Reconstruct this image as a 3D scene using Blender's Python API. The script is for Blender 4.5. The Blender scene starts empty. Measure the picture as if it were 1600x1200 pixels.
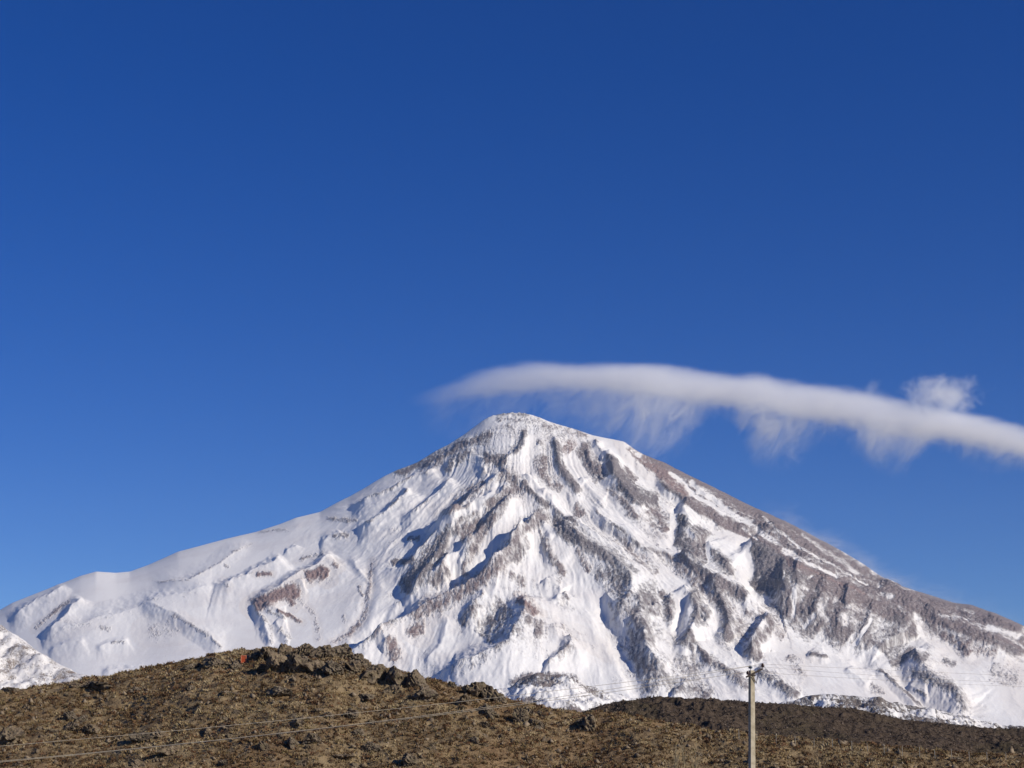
import bpy, bmesh, math, random
import numpy as np
from mathutils import Vector

# ------------------------------------------------------------------ camera, sky, sun, exposure
sc = bpy.context.scene
COL = sc.collection
HAZE = True
F = 2800.0                               # focal length in pixels of a 1600 px wide frame
PITCH = math.atan(630 / F)
SP, CP = math.sin(PITCH), math.cos(PITCH)
cam_d = bpy.data.cameras.new('camera'); cam_d.sensor_width = 36; cam_d.lens = 36 * F / 1600
cam_d.clip_start = 0.5; cam_d.clip_end = 120000
cam = bpy.data.objects.new('camera', cam_d); COL.objects.link(cam)
cam.location = (0, 0, 0); cam.rotation_euler = (math.pi / 2 + PITCH, 0, 0)
sc.camera = cam

SUN_AZ, SUN_EL = math.radians(118), math.radians(27)
world = bpy.data.worlds.new('World'); sc.world = world; world.use_nodes = True
wn = world.node_tree; wn.nodes.clear()
sky = wn.nodes.new('ShaderNodeTexSky'); sky.sky_type = 'NISHITA'; sky.sun_disc = False
sky.sun_elevation = SUN_EL; sky.sun_rotation = SUN_AZ
sky.altitude = 2600; sky.air_density = 1.0; sky.dust_density = 0.0; sky.ozone_density = 4.0
hsv = wn.nodes.new('ShaderNodeHueSaturation'); hsv.inputs['Saturation'].default_value = 1.33
hsv.inputs['Value'].default_value = 1.0; hsv.inputs['Hue'].default_value = 0.521
bg = wn.nodes.new('ShaderNodeBackground'); bg.inputs['Strength'].default_value = 0.09
wo = wn.nodes.new('ShaderNodeOutputWorld')
wn.links.new(sky.outputs[0], hsv.inputs['Color']); wn.links.new(hsv.outputs[0], bg.inputs[0])
wn.links.new(bg.outputs[0], wo.inputs[0])

sl = bpy.data.lights.new('sun', 'SUN'); sl.energy = 4.4; sl.angle = math.radians(0.53)
sl.color = (1.0, 0.925, 0.825)
so = bpy.data.objects.new('sun', sl); COL.objects.link(so)
sd = Vector((math.sin(SUN_AZ) * math.cos(SUN_EL), math.cos(SUN_AZ) * math.cos(SUN_EL), math.sin(SUN_EL)))
so.rotation_euler = sd.to_track_quat('Z', 'Y').to_euler()
so.location = (200, -50, 150)
sc.view_settings.view_transform = 'Standard'; sc.view_settings.look = 'None'
sc.view_settings.exposure = 0.0; sc.view_settings.gamma = 1.0
sc.view_settings.use_curve_mapping = False
sc.cycles.max_bounces = 14; sc.cycles.diffuse_bounces = 3; sc.cycles.volume_bounces = 12
sc.cycles.volume_step_rate = 1.0; sc.cycles.volume_max_steps = 256
sc.cycles.use_adaptive_sampling = True; sc.cycles.adaptive_threshold = 0.01
try:
    sc.cycles.use_denoising = True; sc.cycles.denoiser = 'OPENIMAGEDENOISE'
except Exception:
    pass

# ------------------------------------------------------------------ maths helpers
rng = np.random.default_rng(7)
random.seed(7)

def project(x, y, z):
    c = y * CP + z * SP
    v = (z * CP - y * SP) / c
    return 800 + F * x / c, 600 - F * v

def ray(px, py):
    u, v = (px - 800) / F, (600 - py) / F
    return u, CP - v * SP, SP + v * CP

def at(px, py, Y):
    a, b, c = ray(px, py); s = Y / b
    return a * s, Y, c * s

def hashg(ix, iy, seed):
    h = (ix.astype(np.int64) * 374761393 + iy.astype(np.int64) * 668265263 + seed * 974711) & 0xffffffff
    h = ((h ^ (h >> 13)) * 1274126177) & 0xffffffff
    h = (h ^ (h >> 16)) & 0xffff
    return h * (2 * math.pi / 65536)

def perlin(x, y, seed=0):
    ix, iy = np.floor(x), np.floor(y)
    fx, fy = x - ix, y - iy
    u = fx * fx * fx * (fx * (fx * 6 - 15) + 10); v = fy * fy * fy * (fy * (fy * 6 - 15) + 10)
    def g(ox, oy):
        a = hashg(ix + ox, iy + oy, seed)
        return np.cos(a) * (fx - ox) + np.sin(a) * (fy - oy)
    a = g(0, 0); b = g(1, 0); c = g(0, 1); d = g(1, 1)
    return ((a + u * (b - a)) * (1 - v) + (c + u * (d - c)) * v) * 1.5

def fbm(x, y, octv=5, seed=0, gain=0.5):
    s = 0; a = 1.0; f = 1.0
    for i in range(octv):
        s = s + a * perlin(x * f, y * f, seed + i); a *= gain; f *= 2.03
    return s

def ridged(x, y, octv=5, seed=0, gain=0.5):
    s = 0; a = 1.0; f = 1.0; w = 1.0
    for i in range(octv):
        n = 1 - np.abs(perlin(x * f, y * f, seed + i)); n = n * n * w
        s = s + a * n; w = np.clip(n * 1.6, 0, 1); a *= gain; f *= 2.07
    return s

def sstep(a, b, x):
    t = np.clip((x - a) / (b - a), 0, 1); return t * t * (3 - 2 * t)

def interp(pts, x):
    p = np.array(pts, float); return np.interp(x, p[:, 0], p[:, 1])

def smooth_interp(pts, x, w=6):
    return sum(interp(pts, x + o) for o in (-w, -w / 2, 0, w / 2, w)) / 5

# ------------------------------------------------------------------ mesh helpers
def link(name, me, mat=None, parent=None):
    o = bpy.data.objects.new(name, me); COL.objects.link(o)
    if mat: me.materials.append(mat)
    if parent: o.parent = parent
    return o

def tag(o, label=None, cat=None, group=None, kind=None):
    if label: o['label'] = label
    if cat: o['category'] = cat
    if group: o['group'] = group
    if kind: o['kind'] = kind
    return o

def grid_mesh(name, X, Y, Z, attrs=None, smooth=True):
    r, c = X.shape
    me = bpy.data.meshes.new(name)
    co = np.stack([X, Y, Z], -1).reshape(-1, 3).astype(np.float32)
    idx = np.arange(r * c).reshape(r, c)
    q = np.stack([idx[:-1, :-1], idx[:-1, 1:], idx[1:, 1:], idx[1:, :-1]], -1).reshape(-1, 4)
    me.vertices.add(len(co)); me.vertices.foreach_set('co', co.ravel())
    me.loops.add(q.size); me.loops.foreach_set('vertex_index', q.ravel().astype(np.int32))
    me.polygons.add(len(q))
    me.polygons.foreach_set('loop_start', np.arange(0, q.size, 4, dtype=np.int32))
    me.polygons.foreach_set('loop_total', np.full(len(q), 4, np.int32))
    me.update(calc_edges=True)
    me.polygons.foreach_set('use_smooth', np.full(len(q), smooth))
    for k, v in (attrs or {}).items():
        a = me.attributes.new(k, 'FLOAT', 'POINT'); a.data.foreach_set('value', v.ravel().astype(np.float32))
    me.validate()
    return me

def raw_mesh(name, co, faces, smooth=False):
    me = bpy.data.meshes.new(name); me.from_pydata([tuple(c) for c in co], [], [tuple(f) for f in faces]); me.update()
    if smooth: me.polygons.foreach_set('use_smooth', np.full(len(me.polygons), True))
    return me

# ------------------------------------------------------------------ material helpers
class NT:
    def __init__(s, name):
        s.m = bpy.data.materials.new(name); s.m.use_nodes = True; s.t = s.m.node_tree; s.t.nodes.clear()
        s.out = s.t.nodes.new('ShaderNodeOutputMaterial')
    def n(s, typ, **kw):
        n = s.t.nodes.new(typ)
        for k, v in kw.items(): setattr(n, k, v)
        return n
    def set(s, sock, v):
        if isinstance(v, bpy.types.NodeSocket): s.t.links.new(v, sock)
        elif isinstance(v, (tuple, list)) and len(v) == 3 and sock.type == 'RGBA': sock.default_value = (*v, 1)
        else: sock.default_value = v
    def math(s, op, a, b=0.0, c=0.0, clamp=False):
        n = s.n('ShaderNodeMath', operation=op, use_clamp=clamp)
        s.set(n.inputs[0], a); s.set(n.inputs[1], b); s.set(n.inputs[2], c); return n.outputs[0]
    def noise(s, vec, scale, detail=4, rough=0.5, dist=0.0, out=0):
        n = s.n('ShaderNodeTexNoise'); s.set(n.inputs['Vector'], vec); s.set(n.inputs['Scale'], scale)
        s.set(n.inputs['Detail'], detail); s.set(n.inputs['Roughness'], rough); s.set(n.inputs['Distortion'], dist)
        return n.outputs[out]
    def map(s, vec, sc=(1, 1, 1), loc=(0, 0, 0), rot=(0, 0, 0)):
        n = s.n('ShaderNodeMapping'); s.set(n.inputs[0], vec); n.inputs[1].default_value = loc
        n.inputs[2].default_value = rot; n.inputs[3].default_value = sc; return n.outputs[0]
    def mix(s, f, a, b):
        n = s.n('ShaderNodeMix', data_type='RGBA'); s.set(n.inputs[0], f); s.set(n.inputs[6], a); s.set(n.inputs[7], b)
        return n.outputs[2]
    def ss(s, x, a, b):
        n = s.n('ShaderNodeMapRange', interpolation_type='SMOOTHSTEP'); s.set(n.inputs[0], x)
        s.set(n.inputs[1], a); s.set(n.inputs[2], b); return n.outputs[0]
    def attr(s, name):
        n = s.n('ShaderNodeAttribute', attribute_name=name); return n.outputs['Fac']
    def obj(s): return s.n('ShaderNodeTexCoord').outputs['Object']
    def geo(s): return s.n('ShaderNodeNewGeometry').outputs['Position']
    def bump(s, h, dist, strength=1.0):
        n = s.n('ShaderNodeBump'); s.set(n.inputs['Height'], h); n.inputs['Distance'].default_value = dist
        n.inputs['Strength'].default_value = strength; return n.outputs[0]
    def finish(s, col, rough=0.9, normal=None, spec=0.2):
        b = s.n('ShaderNodeBsdfPrincipled'); s.set(b.inputs['Base Color'], col); s.set(b.inputs['Roughness'], rough)
        s.set(b.inputs['Specular IOR Level'], spec)
        if normal is not None: s.set(b.inputs['Normal'], normal)
        s.t.links.new(b.outputs[0], s.out.inputs[0]); return s.m

def snow_rock_material(name, cell, rock_a, rock_b, rock_red, snow=(0.85, 0.83, 0.785), soft=0.16, amp=1.0, dusting=0.3):
    """snow with bare rock coming through; attributes rock (how bare), red (how red), streak (fall line)"""
    t = NT(name); p = t.geo()
    rock = t.attr('rock'); red = t.attr('red')
    n1 = t.noise(p, 1 / (cell * 6), 5, 0.6)
    n2 = t.noise(p, 1 / cell, 4, 0.7)
    n3 = t.noise(t.map(p, (1, 0.35, 0.35)), 1 / (cell * 0.6), 3, 0.65)
    nn = t.math('ADD', t.math('MULTIPLY', n1, 0.45), t.math('ADD', t.math('MULTIPLY', n2, 0.35), t.math('MULTIPLY', n3, 0.30)))
    nn = t.math('MULTIPLY', t.math('SUBTRACT', nn, 0.55), 2.2 * amp)
    v = t.math('ADD', rock, nn)
    f = t.ss(v, 0.5 - soft, 0.5 + soft)
    rc = t.mix(t.ss(n1, 0.35, 0.65), rock_a, rock_b)
    rc = t.mix(red, rc, rock_red)
    dust = t.ss(t.noise(p, 1 / (cell * 0.5), 2, 0.6), 0.52, 0.75)
    rc = t.mix(t.math('MULTIPLY', dust, dusting), rc, snow)
    dirt = t.math('MULTIPLY', t.ss(t.noise(p, 1 / (cell * 14), 4, 0.55), 0.45, 0.68), 0.5)
    sn = t.mix(dirt, snow, (0.74, 0.70, 0.66))
    sn = t.mix(t.math('MULTIPLY', red, 0.35), sn, (0.68, 0.60, 0.52))
    col = t.mix(f, sn, rc)
    h = t.math('ADD', t.math('MULTIPLY', n2, 0.5), t.math('MULTIPLY', n3, 0.5))
    h = t.math('MULTIPLY', h, t.math('ADD', 0.05, t.math('MULTIPLY', f, 1.0)))
    return t.finish(col, 0.85, t.bump(h, cell * 0.9, 0.7), 0.15)

# ------------------------------------------------------------------ the volcano
exec_marks = None
PEAK_Y = 14500.0
SKY = [(-300, 1075), (-150, 1015), (-60, 978), (0, 953), (19, 942), (62, 925), (103, 909), (125, 900), (150, 893), (181, 895), (203, 893),
       (231, 883), (256, 872), (278, 862), (312, 853), (353, 842), (400, 831), (437, 819), (462, 809), (500, 800),
       (527, 785), (546, 776), (572, 761), (600, 744), (619, 735), (651, 723), (682, 704), (700, 695), (725, 679),
       (744, 665), (756, 656), (768, 650), (784, 646.5), (800, 645), (816, 645.5), (830, 648), (842, 652), (856, 658), (875, 664), (900, 671), (925, 680), (950, 685),
       (975, 690), (990, 701), (1005, 710), (1037, 722), (1075, 742), (1112, 760), (1162, 785), (1225, 814),
       (1275, 840), (1312, 859), (1350, 882), (1375, 900), (1411, 919), (1462, 933), (1490, 942), (1518, 945),
       (1547, 956), (1600, 978), (1700, 1018), (1850, 1075), (2000, 1130)]

ORG = {1: (0, 800, 3.2), 2: (350, 700, 3.158), 3: (600, 620, 4.0), 4: (750, 820, 3.556), 5: (950, 660, 4.0), 6: (1150, 820, 3.53), 7: (312, 656, 2.046), 8: (938, 672, 2.417)}
def PX(z, pts):
    if not z: return np.array(pts, float)
    ox, oy, s = ORG[z]; return np.array([(ox + a / s, oy + b / s) for a, b in pts], float)

# crest lines followed downhill: (sheet, points, height m, width of steep side, width of gentle side)
RIDGES = [
 (2, [(1421,530),(1300,625),(1200,680),(1100,728),(1000,785),(900,845),(800,900),(720,950),(640,1010),(560,1060),(460,1120)], 115, 28, 55),
 (4, [(252,402),(262,450),(240,520),(185,600),(160,665),(100,712),(0,752),(-120,800),(-260,850)], 135, 48, 95),
 (2, [(1060,98),(900,152),(800,196),(700,246),(610,288)], 62, 11, 26),
 (2, [(920,212),(820,286),(740,346),(660,392)], 66, 12, 28),
 (2, [(1120,150),(1040,226),(960,294),(870,346)], 60, 11, 28),
 (2, [(1370,125),(1250,205),(1180,275),(1080,362),(980,420)], 90, 17, 28),
 (2, [(1421,190),(1300,282),(1200,332),(1100,378),(1040,420)], 72, 15, 24),
 (2, [(1160,375),(1080,480),(1010,590),(940,690),(880,748)], 95, 42, 34),
 (2, [(985,425),(950,450),(905,468)], 30, 12, 12),
 (2, [(960,520),(940,560),(870,600),(790,590)], 26, 12, 16),
 (2, [(1110,560),(1090,620),(1060,700)], 34, 14, 20),
 (2, [(1230,480),(1200,540),(1175,630)], 34, 12, 20),
 (2, [(1421,440),(1385,455),(1370,500)], 26, 10, 14),
 (2, [(290,535),(180,588),(90,632),(0,668),(-60,680)], 60, 17, 50),
 (2, [(580,415),(520,430),(465,468)], 26, 11, 18),
 (2, [(545,520),(470,562),(400,600),(330,655),(220,718),(120,775)], 70, 20, 46),
 (2, [(370,690),(400,710)], 18, 8, 12),
 (2, [(210,795),(260,815),(315,860)], 40, 16, 20),
 (2, [(140,780),(190,860),(215,930),(245,990)], 30, 10, 18),
 (2, [(250,870),(300,920),(330,950)], 24, 10, 12),
 (2, [(750,955),(790,1000),(780,1060)], 45, 13, 40),
 (2, [(1290,755),(1225,800),(1165,880)], 36, 12, 20),
 (2, [(1240,820),(1200,880)], 26, 10, 16),
 (1, [(1250,150),(1150,212),(1080,272),(930,352),(760,350)], 20, 24, 14),
 (1, [(1100,360),(900,412),(760,458),(640,492),(450,545),(300,596),(180,640)], 48, 34, 60),
 (1, [(410,425),(355,480),(335,530),(285,572),(200,622)], 48, 16, 20),
 (1, [(330,362),(210,430),(110,490),(30,532)], 42, 16, 20),
 (1, [(700,480),(850,512),(950,562),(1050,625),(1140,712)], 36, 16, 34),
 (1, [(640,640),(540,664),(470,690)], 16, 8, 22),
 (1, [(430,660),(300,680),(230,700)], 16, 8, 22),
 (1, [(720,784),(560,784),(500,804)], 18, 10, 22),
 (1, [(1480,165),(1420,200)], 18, 8, 12),
 (3, [(880,205),(870,290),(800,352),(740,400),(700,440)], 34, 10, 22),
 (3, [(620,380),(600,430),(640,470)], 34, 12, 22),
 (3, [(560,330),(500,350),(440,400),(360,440)], 26, 12, 18),
 (3, [(560,240),(470,300),(350,380),(230,440)], 26, 12, 16),
 (3, [(1060,235),(1070,300),(1085,360),(1115,440),(1160,520),(1200,590),(1250,645)], 55, 16, 26),
 (3, [(1400,330),(1425,430),(1440,520),(1520,600),(1600,690),(1680,760)], 70, 22, 30),
 (3, [(1270,330),(1310,420),(1380,480)], 36, 14, 20),
 (3, [(990,255),(960,290)], 18, 8, 12),
 (3, [(740,465),(800,490),(870,520),(910,575),(975,640),(1045,705)], 62, 20, 26),
 (3, [(960,600),(1060,685),(1120,745),(1230,825),(1330,900),(1430,970)], 42, 11, 20),
 (3, [(850,625),(780,690),(700,770),(640,870)], 40, 13, 22),
 (3, [(970,735),(900,785),(840,835),(750,895)], 46, 13, 24),
 (3, [(1000,800),(1030,870),(1050,960)], 30, 12, 18),
 (3, [(860,880),(800,930),(700,1035)], 40, 12, 22),
 (3, [(1220,520),(1330,605),(1390,670)], 36, 12, 22),
 (3, [(1300,680),(1360,742),(1430,792),(1520,872),(1620,945)], 34, 10, 20),
 (4, [(400,15),(500,62),(600,105),(650,122),(725,170),(795,232),(838,275),(856,335),(835,390),(800,440),(785,505),(745,590)], 115, 44, 50),
 (4, [(380,0),(330,60),(370,130),(400,190),(480,290)], 36, 14, 26),
 (4, [(250,40),(180,120),(140,200),(60,270),(0,300)], 72, 18, 30),
 (4, [(360,310),(440,340),(460,400)], 40, 18, 22),
 (4, [(480,385),(430,420),(440,480)], 34, 14, 24),
 (4, [(500,650),(505,700),(430,760),(350,815)], 60, 18, 34),
 (4, [(890,440),(895,530),(935,600),(905,680),(960,775),(1020,830),(1080,885)], 80, 38, 40),
 (4, [(1150,870),(1110,910),(1060,950)], 40, 16, 20),
 (4, [(1060,390),(1055,480),(1075,590)], 44, 13, 20),
 (4, [(990,460),(960,500)], 26, 13, 16),
 (4, [(1100,350),(1180,400),(1218,475),(1190,560),(1140,640),(1215,710)], 80, 24, 26),
 (4, [(1290,340),(1340,400),(1370,470),(1385,540),(1365,590),(1392,670)], 62, 18, 26),
 (4, [(1260,480),(1250,570)], 32, 13, 18),
 (4, [(1180,655),(1215,700),(1260,745),(1370,812),(1450,872),(1520,905)], 40, 14, 24),
 (4, [(1100,170),(1180,245),(1260,275),(1350,338),(1450,388),(1600,462)], 75, 18, 34),
 (5, [(455,528),(500,590),(490,650),(560,720),(600,790)], 70, 26, 34),
 (5, [(630,750),(700,810),(740,880),(790,960)], 55, 26, 34),
 (5, [(290,350),(400,430),(480,500),(560,560),(700,600),(800,640)], 40, 12, 22),
 (5, [(30,320),(60,400),(180,470),(300,500)], 44, 18, 20),
 (5, [(500,345),(620,440),(760,540),(900,620),(1000,680),(1210,800)], 32, 11, 16),
 (5, [(940,560),(1060,680),(1190,770),(1240,800)], 30, 9, 14),
 (6, [(60,88),(200,125),(280,185),(262,260),(262,330),(215,420)], 105, 60, 70),
 (6, [(280,255),(430,290),(530,330),(620,370),(760,400),(850,440),(920,480),(1000,530),(1030,610),(985,690)], 125, 74, 50),
 (6, [(350,300),(340,400),(310,480)], 20, 14, 20),
 (6, [(520,350),(490,450),(430,560)], 18, 16, 22),
 (6, [(760,500),(710,590),(655,672)], 24, 10, 20),
 (6, [(640,430),(600,520)], 30, 14, 18),
 (6, [(170,500),(120,600),(85,660),(112,750)], 62, 18, 36),
 (6, [(110,790),(200,850),(280,908),(375,942)], 44, 14, 26),
 (6, [(395,705),(510,725)], 26, 9, 20),
 (6, [(600,790),(680,850),(740,905)], 18, 8, 26),
 (6, [(770,780),(865,852),(930,920),(985,985),(1040,1020)], 30, 9, 22),
 (6, [(960,880),(1010,905),(1065,940)], 26, 9, 16),
 (6, [(970,700),(1040,790),(1075,835),(1150,880),(1235,940),(1272,1000),(1285,1070)], 88, 32, 50),
 (6, [(360,120),(600,262),(800,385)], 26, 9, 14),
 (6, [(780,300),(900,372),(1000,440),(1200,545),(1400,615),(1600,700)], 90, 26, 40),
 (6, [(1400,480),(1430,520),(1600,600)], 36, 16, 22),
 (6, [(1050,510),(1200,620),(1320,740)], 30, 14, 30),
 (0, [(700,975),(690,1010),(660,1040)], 26, 12, 22),
 (7, [(950,240),(870,300),(780,370),(700,430),(640,500)], 56, 10, 18),
 (7, [(1010,250),(930,320),(860,390),(820,440),(760,500),(690,560)], 56, 12, 20),
 (7, [(860,400),(830,470),(840,510)], 28, 8, 14),
 (7, [(1080,310),(1030,370),(985,440)], 50, 12, 18),
 (7, [(1160,340),(1200,400),(1230,450)], 38, 10, 16),
 (7, [(1040,170),(1100,230),(1150,290)], 42, 9, 18),
 (7, [(1260,60),(1310,130),(1340,200)], 42, 12, 20),
 (7, [(640,570),(590,640),(510,720)], 20, 9, 20),
 (8, [(0,330),(80,400),(160,440),(240,500)], 30, 8, 14), (8, [(60,350),(180,430),(300,490),(420,540)], 34, 9, 14),
 (8, [(300,490),(380,530),(470,590),(560,640),(680,700)], 38, 10, 18), (8, [(210,190),(330,280),(480,330),(620,400)], 34, 8, 14),
 (8, [(560,330),(700,430),(840,520),(1060,620)], 30, 7, 10), (8, [(690,460),(820,540),(980,600)], 28, 7, 12),
 (8, [(700,530),(690,620),(730,700)], 15, 14, 14), (8, [(770,560),(750,640),(720,700)], 15, 12, 14), (8, [(860,600),(830,680),(790,760)], 15, 14, 16),
 (8, [(960,640),(920,720),(880,780)], 15, 13, 16), (8, [(380,620),(330,700),(290,790)], 34, 12, 16), (8, [(650,720),(600,770),(570,840),(600,870)], 34, 10, 22),
 (8, [(150,850),(210,900),(330,940)], 40, 13, 20), (8, [(20,620),(60,680),(50,740)], 40, 14, 18), (8, [(130,740),(170,800),(150,860)], 40, 16, 18),
 (7, [(480,430),(500,470),(545,520),(540,600)], 14, 8, 16),
 (0, [(860,990),(885,1020),(920,1045)], 26, 12, 26),
]
# hollows (sheet, points, depth m, width)
GULLIES = [
 (2, [(1421,500),(1100,690),(900,780),(780,860),(620,985)], 40, 16),
 (4, [(0,600),(60,510),(170,430)], 30, 14),
 (2, [(850,640),(840,740),(760,900),(640,980)], 30, 30),
 (2, [(700,560),(730,700),(700,800),(640,900),(520,960)], 26, 16),
 (4, [(680,440),(700,560),(760,650),(840,760),(870,880),(930,960)], 55, 24),
 (6, [(60,130),(90,300),(110,400),(220,480),(420,590),(650,690),(780,780)], 80, 26),
 (6, [(850,740),(940,880),(1060,1000),(1180,1080)], 34, 30),
 (3, [(920,200),(910,330),(915,480),(1000,590),(1150,690),(1330,820),(1600,1000)], 34, 16),
 (5, [(0,150),(200,330),(400,480),(430,520),(415,700),(400,800)], 34, 14),
 (4, [(1140,440),(1145,500),(1090,600)], 30, 12),
]
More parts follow.
